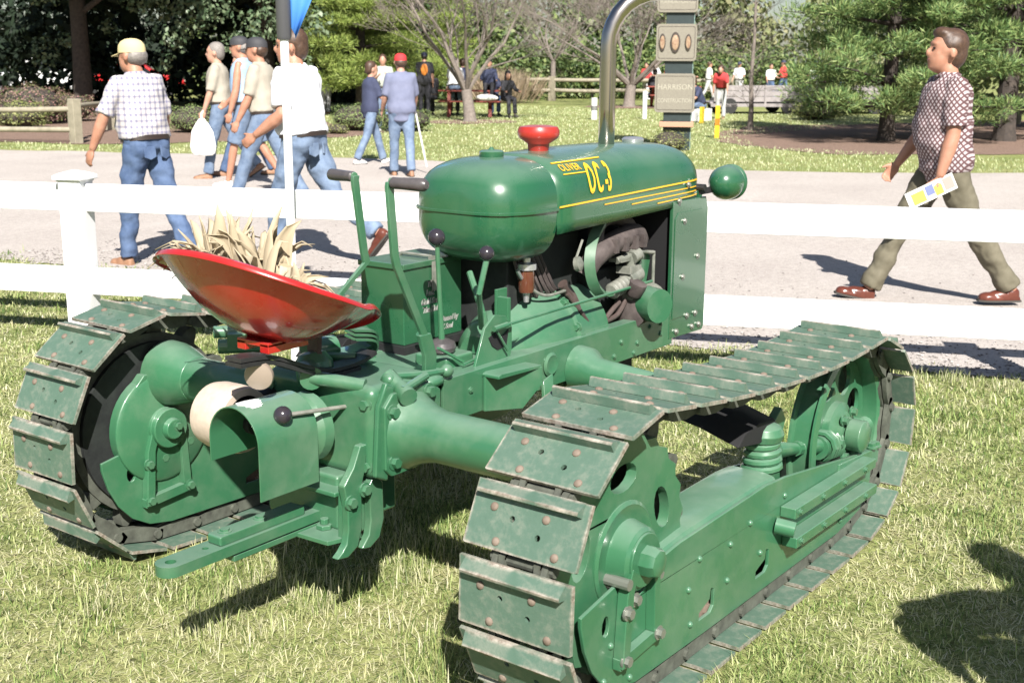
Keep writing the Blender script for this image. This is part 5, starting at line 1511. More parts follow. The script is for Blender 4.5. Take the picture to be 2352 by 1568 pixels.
# cooler under the seated man
m = MB(); m.bb(-.35, .35, -.2, .2, 0, .34); tag(m.build('cooler_box', MAT['marker white'], bevel=.03), 'low white cooler box on the grass under the seated man in blue', 'cooler box'); SC.objects['cooler_box'].location = (27.2, 13.5, 0)
m = MB(); m.ell((0, 0, .09), (.30, .16, .10)); m.ell((.15, .03, .08), (.18, .14, .08)); o = m.build('white_sack', MAT['cloth white']); o.location = (25.1, 19.05, .455); o.rotation_euler = (0, 0, R(-52)); tag(o, 'lumpy white sack lying on the near bench of the red picnic table', 'sack')
# cars glimpsed through the trees
def car(x, y, rz, mat, label, group='parked cars behind the trees', truck=False):
    o = thing('parked_car', label, 'car', (x, y, 0), rz, group)
    L, W, = 4.4, 1.75
    prof = [(-2.2, .35), (-2.2, .78), (-2.05, .88), (-1.5, .92), (-.9, 1.38), (.45, 1.42), (1.1, .95), (2.0, .85), (2.2, .65), (2.2, .35)]
    if truck: prof = [(-2.5, .45), (-2.5, 1.0), (-.4, 1.02), (-.35, 1.65), (.9, 1.68), (1.3, 1.1), (2.3, 1.0), (2.4, .5)]
    m = MB(); m.prism(prof, lambda u, v, w: (u, w, v), -W / 2, W / 2); m.build('body', MAT[mat], o, bevel=.06)
    for s_ in (-1, 1):
        wp = [(-1.35, .93), (-.85, 1.30), (.40, 1.33), (.95, .95)] if not truck else [(-.25, 1.08), (-.22, 1.55), (.8, 1.57), (1.1, 1.08)]
        m = MB(); m.prism(wp, lambda u, v, w: (u, w, v), s_ * (W / 2 + .002), s_ * (W / 2 + .008)); m.build('window', MAT['car glass'], o)
        for xx in (-1.4, 1.4):
            m = MB(); m.lathe([(.17, -.1), (.33, -.1), (.34, 0), (.33, .1), (.17, .1)], (xx, s_ * (W / 2 - .06), .34), (0, s_, 0), 20); wh = m.build('wheel', MAT['tyre'], o)
            m = MB(); m.lathe([(.17, .09), (.12, .102)], (xx, s_ * (W / 2 - .06), .34), (0, s_, 0), 14); m.build('rim', MAT['silver cap'], wh)
    m = MB(); m.bb(2.16, 2.23, -.7, -.45, .6, .72); m.build('headlight', MAT['lamp lens'], o); m = MB(); m.bb(2.16, 2.23, .45, .7, .6, .72); m.build('headlight', MAT['lamp lens'], o)
car(28.6, 46.2, R(-38), 'car white', 'white pickup truck glimpsed through the trees at far left', truck=True)
car(31.8, 43.9, R(-40), 'car red', 'red car glimpsed behind the black maple trunk')
car(36.5, 39.2, R(-40), 'car white', 'white car in deep shade behind the maples')
car(44.5, 4.2, R(-60), 'car red', 'red car parked at the far right behind the pines')
# wheel seen at the far left edge
o = thing('wagon_wheel', 'pale round wheel at the far left edge behind the brown fence', 'wheel', (12.3, 26.8, .75), R(40))
m = MB(); m.lathe([(.30, -.04), (.36, -.04), (.38, 0), (.36, .04), (.30, .04), (.29, 0)], (0, 0, 0), (1, 0, 0), 28, closed=False); m.v += [m.v[i] for i in range(0)]; m.build('rim', MAT['silver cap'], o)
m = MB(); m.lathe([(.02, -.03), (.30, -.01), (.30, .01), (.02, .03)], (0, 0, 0), (1, 0, 0), 28); m.build('disc', MAT['marker grey'], o)
# dark umbrellas resting in the shade
def umbrella(x, y, r, label):
    o = thing('umbrella', label, 'umbrella', (x, y, 0), 0, 'dark umbrellas in the shade of the maples')
    m = MB(); m.lathe([(r, .42), (r * .85, .42 + r * .38), (r * .5, .42 + r * .66), (.01, .42 + r * .80)], (0, 0, 0), (0, 0, 1), 8, closed=False)
    c = m.build('canopy', MAT['umbrella dark'], o, smooth=False); c.modifiers.new('thick', 'SOLIDIFY').thickness = .01
    m = MB(); m.cyl((0, 0, 0), (0, 0, .42 + r * .85), .02, 8); m.build('shaft', MAT['bare steel'], o)
umbrella(20.6, 24.6, .50, 'dark blue umbrella in the shade behind the clipped bush'); umbrella(21.3, 24.0, .36, 'smaller dark umbrella beside the dark blue one')
# corn husks in the seat
foliage_mat('dry corn husk', [(.62, .56, .43), (.70, .64, .52), (.50, .41, .27), (.74, .69, .58)], .75, .3)
def husk_bundle(x, y, z, n, label, seed, tip=(0, 0, 1), L0=.24, spread=.5):
    rs = random.Random(seed)
    o = thing('corn_husks', label, 'corn husks', (x, y, z), 0, 'dried corn husks in the seat')
    for i in range(n):
        a = rs.uniform(0, 2 * PI); d = (Vector(tip) + Vector((math.cos(a), math.sin(a), 0)) * rs.uniform(0, spread)).normalized()
        L = L0 * rs.uniform(.55, 1.2); w = rs.uniform(.008, .032); base = Vector((math.cos(a), math.sin(a), 0)) * rs.uniform(0, .035)
        side = d.cross(Vector((rs.gauss(0, 1), rs.gauss(0, 1), rs.gauss(0, .4)))).normalized(); nn = side.cross(d)
        droop = rs.uniform(-.02, .09); vs = []; fs = []; K = 6; outw = Vector((math.cos(a), math.sin(a), 0))
        for k in range(K + 1):
            t_ = k / K; c = base + d * (L * t_) + outw * droop * t_ ** 2.2 + side * (.02 * math.sin(t_ * 4 + i)) - Vector((0, 0, 1)) * max(0, droop) * 1.2 * t_ ** 4
            ww = w * (math.sin(PI * min(1, t_ * .85 + .18)) ** .8) * (1 if t_ < .99 else .1)
            cup = nn * (ww * .45)
            vs += [c - side * ww + cup, c - side * ww * .5, c + side * ww * .1 - cup * .5, c + side * ww * .6, c + side * ww + cup]
        for k in range(K):
            for q in range(4): b_ = k * 5 + q; fs.append((b_, b_ + 1, b_ + 6, b_ + 5))
        m = MB(); m.add(vs, fs); h_ = m.build('husk_leaf', MAT['dry corn husk'], o, recalc=False, ang=80)
        h_.modifiers.new('thick', 'SOLIDIFY').thickness = .0015
    m = MB(); m.tube([(0, 0, -.06), (0, 0, 0), tuple(Vector(tip).normalized() * .10)], [.02, .026, .016], 10); m.build('cob', MAT['dry corn husk'], o)
husk_bundle(-.31, .11, .885, 60, 'taller fan of dried corn husks standing at the back of the red seat', 3, (-.02, .12, 1), .205, .50)
husk_bundle(-.27, .06, .87, 34, 'middle bunch of dried corn husks with one long upright blade', 8, (.05, -.05, 1), .22, .35)
husk_bundle(-.24, .0, .87, 34, 'bunch of dried corn husks spilling over the front of the red seat', 5, (.05, -.22, .9), .14, .6)
# ================================================================== PEOPLE
rusty('blue jeans', (.035, .065, .14), (.10, .15, .26), .85, 9)
rusty('light jeans', (.075, .115, .19), (.19, .25, .35), .85, 9)
rusty('dark trousers', (.018, .018, .022), (.035, .035, .045), .85, 9)
rusty('olive trousers', (.095, .085, .055), (.145, .13, .09), .8, 9)
rusty('pale trousers', (.36, .36, .36), (.48, .48, .48), .8, 9)
def cloth(name, c0, c1, sc=5):
    rusty(name, c0, c1, .85, sc)
cloth('white cotton', (.66, .67, .70), (.78, .79, .82)); cloth('blue vest cloth', (.24, .36, .52), (.32, .44, .58)); cloth('stone shirt', (.30, .27, .22), (.38, .35, .29))
cloth('navy cloth', (.03, .036, .075), (.045, .055, .105)); cloth('grey blue cloth', (.12, .135, .21), (.17, .185, .27)); cloth('black cloth', (.016, .016, .02), (.035, .035, .042))
cloth('red cloth', (.45, .03, .035), (.55, .06, .06)); cloth('sage shirt', (.30, .33, .29), (.40, .42, .38))
for nm, c0, c1 in (('skin light', (.40, .21, .145), (.47, .27, .195)), ('skin tan', (.33, .155, .098), (.41, .21, .14))):
    m, b = base_mat(nm, c0, .55); n_ = noise_node(m, 14, 4, .6); r_ = ramp(m, n_.outputs[0], [(.3, c0), (.7, c1)]); nodes(m)[1].new(r_.outputs[0], b.inputs['Base Color'])
    b.inputs['Subsurface Weight'].default_value = .08; b.inputs['Subsurface Radius'].default_value = (.02, .008, .004)
rusty('hair brown', (.035, .018, .012), (.09, .05, .03), .5, 60); rusty('hair grey', (.13, .115, .105), (.26, .235, .215), .6, 60); rusty('hair blond', (.36, .26, .15), (.52, .40, .26), .6, 60); rusty('hair black', (.008, .006, .006), (.02, .015, .014), .4, 60)
rusty('brown leather', (.075, .02, .013), (.13, .04, .025), .28, 12); rusty('boot leather', (.22, .11, .06), (.32, .18, .11), .6, 12); base_mat('white trainer', (.68, .67, .66), .6)
base_mat('cap yellow', (.56, .47, .25), .8); base_mat('cap red', (.62, .03, .035), .8); base_mat('cap black', (.035, .035, .04), .7); base_mat('cap navy', (.03, .035, .07), .7); base_mat('eye dark', (.01, .01, .01), .2); base_mat('belt', (.03, .02, .016), .5); base_mat('lip', (.35, .13, .11), .5); base_mat('sole', (.05, .045, .04), .8)
def grid_shirt(name, base, line, sc, w, diag=False, second=None):
    m, b = base_mat(name, base, .85); N, L = nodes(m)
    tc = N.new('ShaderNodeTexCoord'); sp = N.new('ShaderNodeSeparateXYZ'); L.new(tc.outputs['Object'], sp.inputs[0])
    def math_(op, a, b_=None):
        n_ = N.new('ShaderNodeMath'); n_.operation = op
        for i, v in enumerate((a, b_)):
            if v is None: continue
            if isinstance(v, (int, float)): n_.inputs[i].default_value = v
            else: L.new(v, n_.inputs[i])
        return n_.outputs[0]
    X, Y, Z = sp.outputs
    h = math_('ADD', X, math_('MULTIPLY', Y, 1.0))
    if diag: A = math_('ADD', math_('SUBTRACT', X, math_('MULTIPLY', Y, .8)), Z); B = math_('SUBTRACT', math_('SUBTRACT', X, math_('MULTIPLY', Y, .8)), Z)
    else: A = math_('ADD', Y, math_('MULTIPLY', X, .6)); B = Z
    def lines(v, s_, ww):
        f = math_('FRACT', math_('MULTIPLY', v, s_)); f = math_('ABSOLUTE', math_('SUBTRACT', f, .5))
        mr = N.new('ShaderNodeMapRange'); mr.inputs[1].default_value = .5 - ww; mr.inputs[2].default_value = .5 - ww * .4; L.new(f, mr.inputs[0]); return mr.outputs[0]
    la, lb = lines(A, sc, w), lines(B, sc, w)
    if diag: fac = math_('MAXIMUM', la, lb)
    else: fac = math_('ADD', math_('MULTIPLY', math_('MAXIMUM', la, lb), .50), math_('MULTIPLY', math_('MINIMUM', la, lb), .35))
    c = mixc(m, fac, base, line)
    L.new(c, b.inputs['Base Color']); n3 = noise_node(m, 6, 4, .5); bump(m, b, n3.outputs[0], .5, .02)
    return m
grid_shirt('plaid shirt cloth', (.50, .47, .46), (.12, .12, .22), 24, .26)
grid_shirt('lattice shirt cloth', (.46, .40, .41), (.10, .05, .052), 27, .30, True)
_tex = bpy.data.textures.new('cloth_folds', 'CLOUDS'); _tex.noise_scale = .11; _tex.noise_depth = 2

def remesh(o, vox, disp=0.0, smooth=4):
    r_ = o.modifiers.new('remesh', 'REMESH'); r_.mode = 'VOXEL'; r_.voxel_size = vox; r_.use_smooth_shade = True
    if disp:
        d = o.modifiers.new('folds', 'DISPLACE'); d.texture = _tex; d.strength = disp; d.mid_level = .5; d.texture_coords = 'LOCAL'
    s_ = o.modifiers.new('smooth', 'SMOOTH'); s_.factor = .5; s_.iterations = smooth

def person(x, y, heading, label, H=1.75, girth=1.0, belly=0.0, lean=3, legs=((24, 6), (-20, 10)), arms=((12, 8, 14), (-12, 8, 14)), head=(0, 0), top='white cotton', bottom='blue jeans', shoes='boot leather',
           hair='hair brown', hair_style='short', cap=None, skin='skin light', sleeve=.55, vest=False, shorts=False, belt=True, untucked=0.0, near=False, mid=False, seat=None, group=None, torso_yaw=0, z0=0.0, cap_dir=0, long_hair=False, fingers=None):
    k = H / 1.75; g = girth
    o = thing('person', label, 'person', (x, y, z0), R(heading), group)
    vox = .0095 if near else (.015 if mid else .030)
    th, sh, ft = .435 * k, .425 * k, .085 * k
    # pelvis height from the lower foot
    if seat is None:
        ph = max(th * math.cos(R(a)) + sh * math.cos(R(a - kn)) for a, kn in legs) + ft
    else: ph = seat
    pel = Vector((0, 0, ph)); U = Vector((math.sin(R(lean)), 0, math.cos(R(lean)))); Ty = Matrix.Rotation(R(torso_yaw), 3, 'Z')
    LEG = []
    for s_, (a, kn) in zip((1, -1), legs):
        hip = pel + Vector((0, s_ * .088 * k * (1 + (g - 1) * .5), -.01))
        kne = hip + Vector((math.sin(R(a)), s_ * .02, -math.cos(R(a)))) * th
        ank = kne + Vector((math.sin(R(a - kn)), 0, -math.cos(R(a - kn)))) * sh
        LEG.append((hip, kne, ank, a - kn))
    def T(h, fx=0.0, sy=0.0):
        v = Vector((fx, sy, 0)); v = Ty @ v
        return pel + U * (h * k) + Vector((v.x * math.cos(R(lean)), v.y, -v.x * math.sin(R(lean)))) * k
    ARM = []
    for s_, ar in zip((1, -1), arms):
        a, ab, el = ar[:3]; tw = ar[3] if len(ar) > 3 else 0
        shd = T(.468, .0, s_ * (.168 * (1 + (g - 1) * .6)))
        d = Vector((math.sin(R(a)) * math.cos(R(ab)), s_ * math.sin(R(ab)), -math.cos(R(a)) * math.cos(R(ab)))); d = Ty @ d
        elb = shd + d * .285 * k
        a2 = a + el; d2 = Vector((math.sin(R(a2)), s_ * math.sin(R(ab)) * .5 - s_ * math.sin(R(tw)), -math.cos(R(a2)))).normalized(); d2 = Ty @ d2
        wr = elb + d2 * .255 * k; ARM.append((shd, elb, wr, d2))
    def ring(h, w, f, b, fx=0.0, n_=20):
        out = []
        for i in range(n_):
            t_ = 2 * PI * i / n_; c, sn = math.cos(t_), math.sin(t_)
            out.append(T(h, fx + (f if c > 0 else b) * math.copysign(abs(c) ** .85, c), w * math.copysign(abs(sn) ** .85, sn)))
        return out
    B = belly
    TOR = [(-.075, .10, .075, .09), (-.03, .155, .105, .12), (.04, .168, .108, .125), (.13, .155, .105 + B * .9, .100), (.22, .155, .110 + B, .10), (.32, .168, .118 + B * .45, .108), (.41, .180, .118, .108), (.455, .176, .100, .098), (.49, .140, .080, .082), (.525, .080, .058, .06)]
    def torso(mb, off, h0=-.1, h1=.6, hem=0.0):
        rings = [ring(h, w * g + off, (f + off) * (1 + (g - 1) * .6), (b + off) * (1 + (g - 1) * .6)) for h, w, f, b in TOR if h0 <= h <= h1]
        mb.loft(rings)
    hc = T(.535 + .125, .018)  # head centre
    hy, hp = head
    HR = Matrix.Rotation(R(hy), 3, 'Z') @ Matrix.Rotation(R(hp), 3, 'Y')
    hk_ = 1.10
    hd = lambda a, b, c: hc + HR @ Vector((a * k * hk_, b * k * hk_, c * k * hk_))
    # ---- body (skin), one continuous surface
    mb = MB(); torso(mb, -.024)
    mb.tube([T(.47, -.01), T(.56, .005), hd(0, 0, -.06)], [.062 * k * (1 + (g - 1) * .7), .056 * k * (1 + (g - 1) * .7), .052 * k], 14)
    mb.ell(hd(-.005, 0, .025), (.106 * k, .083 * k, .106 * k), HR, 18, 12)
    mb.ell(hd(.030, 0, -.035), (.072 * k, .064 * k, .088 * k), HR, 18, 12)
    mb.ell(hd(.062, 0, -.082), (.028 * k, .033 * k, .024 * k), HR)
    if near or mid:
        mb.ell(hd(.098, 0, -.012), (.020 * k, .0135 * k, .024 * k), HR); mb.ell(hd(.086, 0, .012), (.012 * k, .010 * k, .026 * k), HR)
        mb.ell(hd(.078, 0, .038), (.022 * k, .052 * k, .012 * k), HR)
        mb.ell(hd(.080, 0, -.048), (.016 * k, .026 * k, .013 * k), HR)
        for s_ in (-1, 1): mb.ell(hd(-.008, s_ * .080, -.005), (.020 * k, .012 * k, .033 * k), HR); mb.ell(hd(.06, s_ * .035, -.015), (.02 * k, .022 * k, .02 * k), HR)
    else:
        mb.ell(hd(.096, 0, -.008), (.018 * k, .014 * k, .022 * k), HR)
        for s_ in (-1, 1): mb.ell(hd(-.008, s_ * .080, -.005), (.018 * k, .014 * k, .03 * k), HR)
    for shd, elb, wr, d2 in ARM:
        mb.ell(shd, (.042 * k * g, .042 * k * g, .042 * k * g))
        mb.tube([shd, shd + (elb - shd) * .4, elb, elb + (wr - elb) * .3, wr], [.040 * k * g, .046 * k * g, .040 * k * g, .043 * k * g, .027 * k], 14)
        # palm
        side = Vector((0, 1, 0)); fwd = (side - d2 * side.dot(d2)).normalized(); nrm = d2.cross(fwd).normalized()
        pc = wr + d2 * .048 * k
        rot = Matrix((d2, fwd, nrm)).transposed()
        # palm is flattened sideways: fingers fan along the travel direction
        mb.ell(pc, (.052 * k, .018 * k, .040 * k), Matrix((d2, fwd, nrm)).transposed(), 12, 8)
        fr = .0095 if near else .0115
        for q in range(4):
            b0 = wr + d2 * .080 * k + nrm * (.030 - .020 * q) * k
            ln_ = (.070, .078, .074, .058)[q] * k; cdir = (d2 * .92 + fwd * (-.25 if shd.y > 0 else .25)).normalized(); c2 = (d2 * .55 + fwd * (-.8 if shd.y > 0 else .8)).normalized()
            mb.tube([b0 - d2 * .02, b0 + cdir * ln_ * .45, b0 + cdir * ln_ * .45 + c2 * ln_ * .5], [fr * k, fr * .95 * k, fr * .75 * k], 8)
        tb = wr + d2 * .03 * k + nrm * .030 * k
        tn = (d2 * .7 + nrm * .6 + fwd * (-.3 if shd.y > 0 else .3)).normalized()
        mb.tube([tb, tb + tn * .035 * k, tb + tn * .062 * k + d2 * .008], [.012 * k, .0105 * k, .008 * k], 8)
    for hip, kne, ank, _ in LEG:
        mb.tube([hip, kne, kne + (ank - kne) * .3, ank, ank - Vector((0, 0, .03))], [.066 * k, .048 * k, .050 * k, .034 * k, .034 * k], 14)
    bd = mb.build('body', MAT[skin], o, recalc=True); remesh(bd, vox, 0, 3)
    # eyes and mouth
    if near or mid:
        for s_ in (-1, 1):
            m = MB(); m.ell(hd(.0835, s_ * .031, .012), (.008 * k, .012 * k, .0065 * k), HR, 10, 6); m.build('eye', MAT['eye dark'], bd)
        m = MB(); m.ell(hd(.0915, 0, -.048), (.0045 * k, .020 * k, .005 * k), HR, 10, 6); m.build('mouth', MAT['lip'], bd)
    # ---- shirt
    mb = MB(); sh0 = .05 if not untucked else -untucked
    rings = []
    hs = [sh0] + [h for h, *_ in TOR if h > sh0 + .02 and h <= .5]
    def interp(h, j): return np.interp(h, [t[0] for t in TOR], [t[j] for t in TOR])
    for h in hs:
        fl_ = .028 if (untucked and h < .1) else (.018 if h > .3 else .022)
        rings.append(ring(h, interp(h, 1) * g + fl_ + (0.012 if h < .3 else 0), (interp(h, 2) + fl_) * (1 + (g - 1) * .6), (interp(h, 3) + fl_ + (.015 if .05 < h < .3 else 0)) * (1 + (g - 1) * .6)))
    rings.append(ring(.515, .105 * g, .068, .072))
    rings.append(ring(.545, .070 * g, .060, .062))
    mb.loft(rings)
    if not vest:
        for shd, elb, wr, d2 in ARM:
            e = shd + (elb - shd) * min(1, sleeve / .6) if sleeve <= .6 else elb
            pth = [shd + (T(.45) - shd) * .25, shd, e]; rd = [.064 * k * g, .066 * k * g, .066 * k * g]
            if sleeve > .6: pth.append(elb + (wr - elb) * .92); rd.append(.045 * k)
            mb.tube(pth, rd, 16)
    st = mb.build('shirt', MAT[top], o); remesh(st, vox * 1.15, .040 if near else .020, 3)
    # ---- trousers
    mb = MB()
    rings = [ring(h, interp(h, 1) * g + .010, (interp(h, 2) + .010) * (1 + (g - 1) * .6), (interp(h, 3) + .012) * (1 + (g - 1) * .6)) for h in (-.075, -.03, .04, .085)]
    mb.loft(rings)
    for hip, kne, ank, aa in LEG:
        end = ank + (kne - ank) * .03 - Vector((0, 0, .015)) if not shorts else kne + (hip - kne) * .02
        if shorts: mb.tube([hip, hip + (kne - hip) * .5, end], [.098 * k * g, .098 * k, .095 * k], 16)
        else: mb.tube([hip + Vector((0, 0, .01)), hip + (kne - hip) * .5, kne, kne + (ank - kne) * .5, end], [.098 * k * g, .090 * k * (.5 + g * .5), .070 * k, .066 * k, .070 * k], 16)
        mb.ell(hip + Vector((-.03, 0, .0)), (.095 * k * g, .085 * k * g, .10 * k))
    tr = mb.build('trousers', MAT[bottom], o); remesh(tr, vox * 1.15, .045 if near else .022, 3)
    if near:
        m = MB(); m.tube([T(.522 + .012 * math.sin(2 * PI * i / 16), .066 * math.cos(2 * PI * i / 16) + .004, .074 * math.sin(2 * PI * i / 16)) for i in range(17)], .011 * k, 8)
        m.build('collar', MAT[top], st)
        if 'jeans' in bottom:
            for s_ in (-1, 1):
                m = MB(); m.prism([(-.045, .0), (.045, .0), (.045, -.08), (0, -.10), (-.045, -.08)], lambda u, v, w: T(-.02 + v * 1.0, -(.143 * (1 + (g - 1) * .6)) - w + abs(s_ * .066 * g + u) * .22, s_ * .066 * g + u), -.014, -.001); m.build('pocket', MAT[bottom], tr, bevel=.003)
    if belt:
        mb = MB(); bw = ring(.03, interp(.03, 1) * g + .018, (interp(.03, 2) + .018) * (1 + (g - 1) * .6), (interp(.03, 3) + .020) * (1 + (g - 1) * .6)); bw2 = [p + U * .034 for p in bw]; mb.loft([bw, bw2]); mb.build('belt', MAT['belt'], o)
    # ---- shoes
    for (hip, kne, ank, aa) in LEG:
        pitch_ = 0 if ank.z < ft + .03 else min(60, max(0, (-aa) * .9))
        if aa > 14 and seat is None: pitch_ = -12
        RY = Matrix.Rotation(R(pitch_), 3, 'Y')
        F = lambda a, b, c: ank + RY @ Vector((a * k, b * k, c * k))
        m = MB(); m.ell(F(.0, 0, -.040), (.055 * k, .040 * k, .050 * k), RY); m.ell(F(.06, 0, -.048), (.080 * k, .042 * k, .036 * k), RY); m.ell(F(.135, 0, -.057), (.062 * k, .047 * k, .028 * k), RY)
        m.loft([[F(a, b * w_, z_) for a, b in ((-.055, -.6), (-.055, .6), (.0, .85), (.10, 1.05), (.16, 1.05), (.195, .5), (.195, -.5), (.16, -1.05), (.10, -1.05), (.0, -.85))] for z_, w_ in ((-.083, .043), (-.060, .045))])
        s2 = m.build('shoe', MAT[shoes], o); remesh(s2, .009 if near else .014, 0, 2)
        m = MB(); m.loft([[F(a, b * .047, z_) for a, b in ((-.060, -.6), (-.060, .6), (.0, .85), (.10, 1.05), (.16, 1.05), (.200, .5), (.200, -.5), (.16, -1.05), (.10, -1.05), (.0, -.85))] for z_ in (-.086, -.074)]); m.build('sole', MAT['sole'], s2)
    # ---- hair and cap
    if hair_style != 'none':
        m = MB()
        if cap is None:
            m.ell(hd(-.018, 0, .045), (.107 * k, .091 * k, .099 * k), HR, 18, 12); m.ell(hd(-.055, 0, .0), (.066 * k, .083 * k, .088 * k), HR, 16, 10)
            if hair_style == 'thick': m.ell(hd(.03, 0, .095), (.070 * k, .066 * k, .042 * k), HR); m.ell(hd(-.05, 0, -.03), (.055 * k, .070 * k, .07 * k), HR)
        else: m.ell(hd(-.040, 0, .0), (.078 * k, .089 * k, .070 * k), HR, 16, 10)
        if long_hair:
            m.ell(hd(-.05, 0, -.07), (.065 * k, .10 * k, .14 * k), HR); m.ell(hd(-.06, 0, -.16), (.055 * k, .11 * k, .12 * k), HR); m.ell(hd(-.0, .075, -.06), (.04 * k, .03 * k, .12 * k), HR); m.ell(hd(.0, -.075, -.06), (.04 * k, .03 * k, .12 * k), HR)
        h_ = m.build('hair', MAT[hair], o); remesh(h_, .010 if near else .02, .014, 1)
    if cap:
        CR = HR @ Matrix.Rotation(R(cap_dir), 3, 'Z')
        cd = lambda a, b, c: hc + CR @ Vector((a * k, b * k, c * k))
        m = MB(); rg_ = []
        for zc, rx, ry in ((.028, .110, .089), (.055, .109, .088), (.085, .102, .084), (.112, .080, .066), (.128, .045, .038), (.132, .008, .008)):
            rg_.append([cd(-.005 + rx * math.cos(2 * PI * i / 20), ry * math.sin(2 * PI * i / 20), zc) for i in range(20)])
        m.loft(rg_); cp_ = m.build('cap', MAT[cap], o)
        m = MB(); rows_ = []
        for off in (0, .005):
            pass
        pts = [(.075, -.070), (.12, -.062), (.160, -.035), (.172, 0), (.160, .035), (.12, .062), (.075, .070)]
        m.loft([[cd(a, b, .030 - (a - .07) * .25 - abs(b) * .15 + z_) for a, b in pts] for z_ in (0, .005)]); m.build('brim', MAT[cap], cp_)
    return o, dict(arms=[(Matrix.Rotation(R(heading), 3, 'Z') @ w + Vector((x, y, z0)), Matrix.Rotation(R(heading), 3, 'Z') @ d) for _, _, w, d in ARM], head=hc)

def booklet(c, d, up, label, w=.14, h=.22, cols=None, seed=1):
    """folded programme booklet, long axis d"""
    d = Vector(d).normalized(); n_ = d.cross(Vector(up)).normalized(); u = n_.cross(d)
    o = thing('program_booklet', label, 'booklet', c)
    P = lambda a, b, q: d * a + u * b + n_ * q
    for k_, (q0, q1, nm) in enumerate(((0, .002, 'cover'), (.0028, .006, 'pages'), (.0068, .0088, 'cover'))):
        m = MB(); m.loft([[P(a, b, q) for a, b in ((-h / 2, -w / 2), (h / 2, -w / 2), (h / 2, w / 2), (-h / 2, w / 2))] for q in (q0, q1)]); m.build(nm, MAT['marker white'], o)
    rs = random.Random(seed)
    for mt, a0, a1, b0, b1 in cols:
        for q0, q1 in ((-.0012, -.0003), (.0091, .0100)):
            m = MB(); m.loft([[P(a, b, q) for a, b in ((a0, b0), (a1, b0), (a1, b1), (a0, b1))] for q in (q0, q1)]); m.build('printed_panel', MAT[mt], o)
    return o
base_mat('print yellow', (.75, .55, .08), .5); base_mat('print blue', (.15, .18, .35), .5); base_mat('print pink', (.55, .28, .25), .5)
# ---- the man on the right
hp_, inf = person(5.40, .19, 125, 'man with dark brown hair in a brown lattice pattern shirt striding left along the gravel', 1.76, 1.08, .055, 2, legs=((-25, 12), (27, 2)), arms=((2, 5, 12), (10, 12, 24)), head=(4, -8), top='lattice shirt cloth', bottom='olive trousers',
       shoes='brown leather', hair_style='thick', untucked=.10, near=True, skin='skin tan', sleeve=.5)
w_, d_ = inf['arms'][0]
booklet(w_ + d_ * .085 + Vector((-.02, .02, 0)), (math.cos(R(125)) * -.85, math.sin(R(125)) * -.85, .42), (0, 0, 1), 'folded program booklet in the hand of the man walking at right', .10, .30, [('print yellow', -.12, -.04, -.04, .03), ('print blue', -.03, .02, -.02, .04), ('print yellow', .02, .07, -.04, .02), ('print pink', .08, .14, -.035, .04)])
# ---- yellow capped man
hp_, inf = person(3.25, 5.15, 92, 'heavy set man in a yellow cap and pale blue plaid shirt walking away at left', 1.64, 1.06, .04, 7, legs=((14, 6), (-16, 14)), arms=((10, 24, 10), (2, 14, 12)), head=(14, 2), top='plaid shirt cloth', bottom='blue jeans', shoes='boot leather',
       hair='hair grey', cap='cap yellow', cap_dir=0, near=True, skin='skin tan', sleeve=.55)
w_, d_ = inf['arms'][1]
booklet(w_ + d_ * .12, (.10, -.02, -.95), (1, 0, 0), 'rolled program booklet held low by the man in the yellow cap', .10, .28, [('print yellow', -.10, -.02, -.04, .03), ('print blue', .0, .05, -.03, .04), ('print pink', .06, .12, -.035, .04)], 2)
# ---- white T-shirt man
person(3.95, 4.28, 104, 'broad brown haired man in a plain white T-shirt and jeans walking behind the white pole', 1.73, 1.14, .03, 5, legs=((20, 10), (-26, 30)), arms=((-8, 16, 62), (4, 10, 18)), head=(28, 0), top='white cotton', bottom='light jeans',
       shoes='brown leather', hair='hair brown', near=True, skin='skin tan', sleeve=.5)
# ---- group beyond him
person(6.55, 7.55, 118, 'man in a black cap mostly hidden behind the white T-shirt man', 1.78, 1.05, .03, 4, top='stone shirt', bottom='light jeans', cap='cap black', mid=True, skin='skin tan', shoes='white trainer')
person(7.68, 9.11, 122, 'man in a pale blue sleeveless vest with bare arms and shorts', 1.80, 1.08, .03, 3, legs=((18, 6), (-16, 16)), arms=((6, 9, 10), (14, 10, 40)), top='blue vest cloth', bottom='light jeans', shorts=True, vest=True, cap='cap black', cap_dir=180, hair='hair grey', mid=True, skin='skin tan', shoes='white trainer')
hp_, inf = person(8.16, 10.15, 128, 'grey haired man in a stone coloured shirt carrying a white plastic bag', 1.72, 1.02, .03, 2, legs=((14, 4), (-24, 14)), arms=((12, 8, 8), (-6, 8, 8)), top='stone shirt', bottom='light jeans', hair='hair grey', mid=True, shoes='boot leather', sleeve=.6)
w_, d_ = inf['arms'][0]
bg = thing('plastic_bag', 'white plastic carrier bag hanging from the hand of the grey haired man', 'bag', w_ + Vector((-.03, .02, -.10)))
m = MB(); rs_ = random.Random(4)
rg_ = []
for zz, ww, dd in ((0, .03, .015), (-.06, .08, .03), (-.16, .14, .05), (-.34, .17, .06), (-.42, .155, .05), (-.45, .12, .03)):
    rg_.append([Vector((math.cos(R(120)) * ww * math.cos(t_) + .8 * dd * math.sin(t_), math.sin(R(120)) * ww * math.cos(t_) + .5 * dd * math.sin(t_), zz + rs_.uniform(-.006, .006))) for t_ in [2 * PI * i / 16 for i in range(16)]])
m.loft(rg_); b_ = m.build('sack', MAT['cloth white'], bg); m = MB(); m.tube([(0, 0, 0), (0, 0, .06), (.02, -.02, .10)], .012, 6); m.build('handle', MAT['cloth white'], b_)
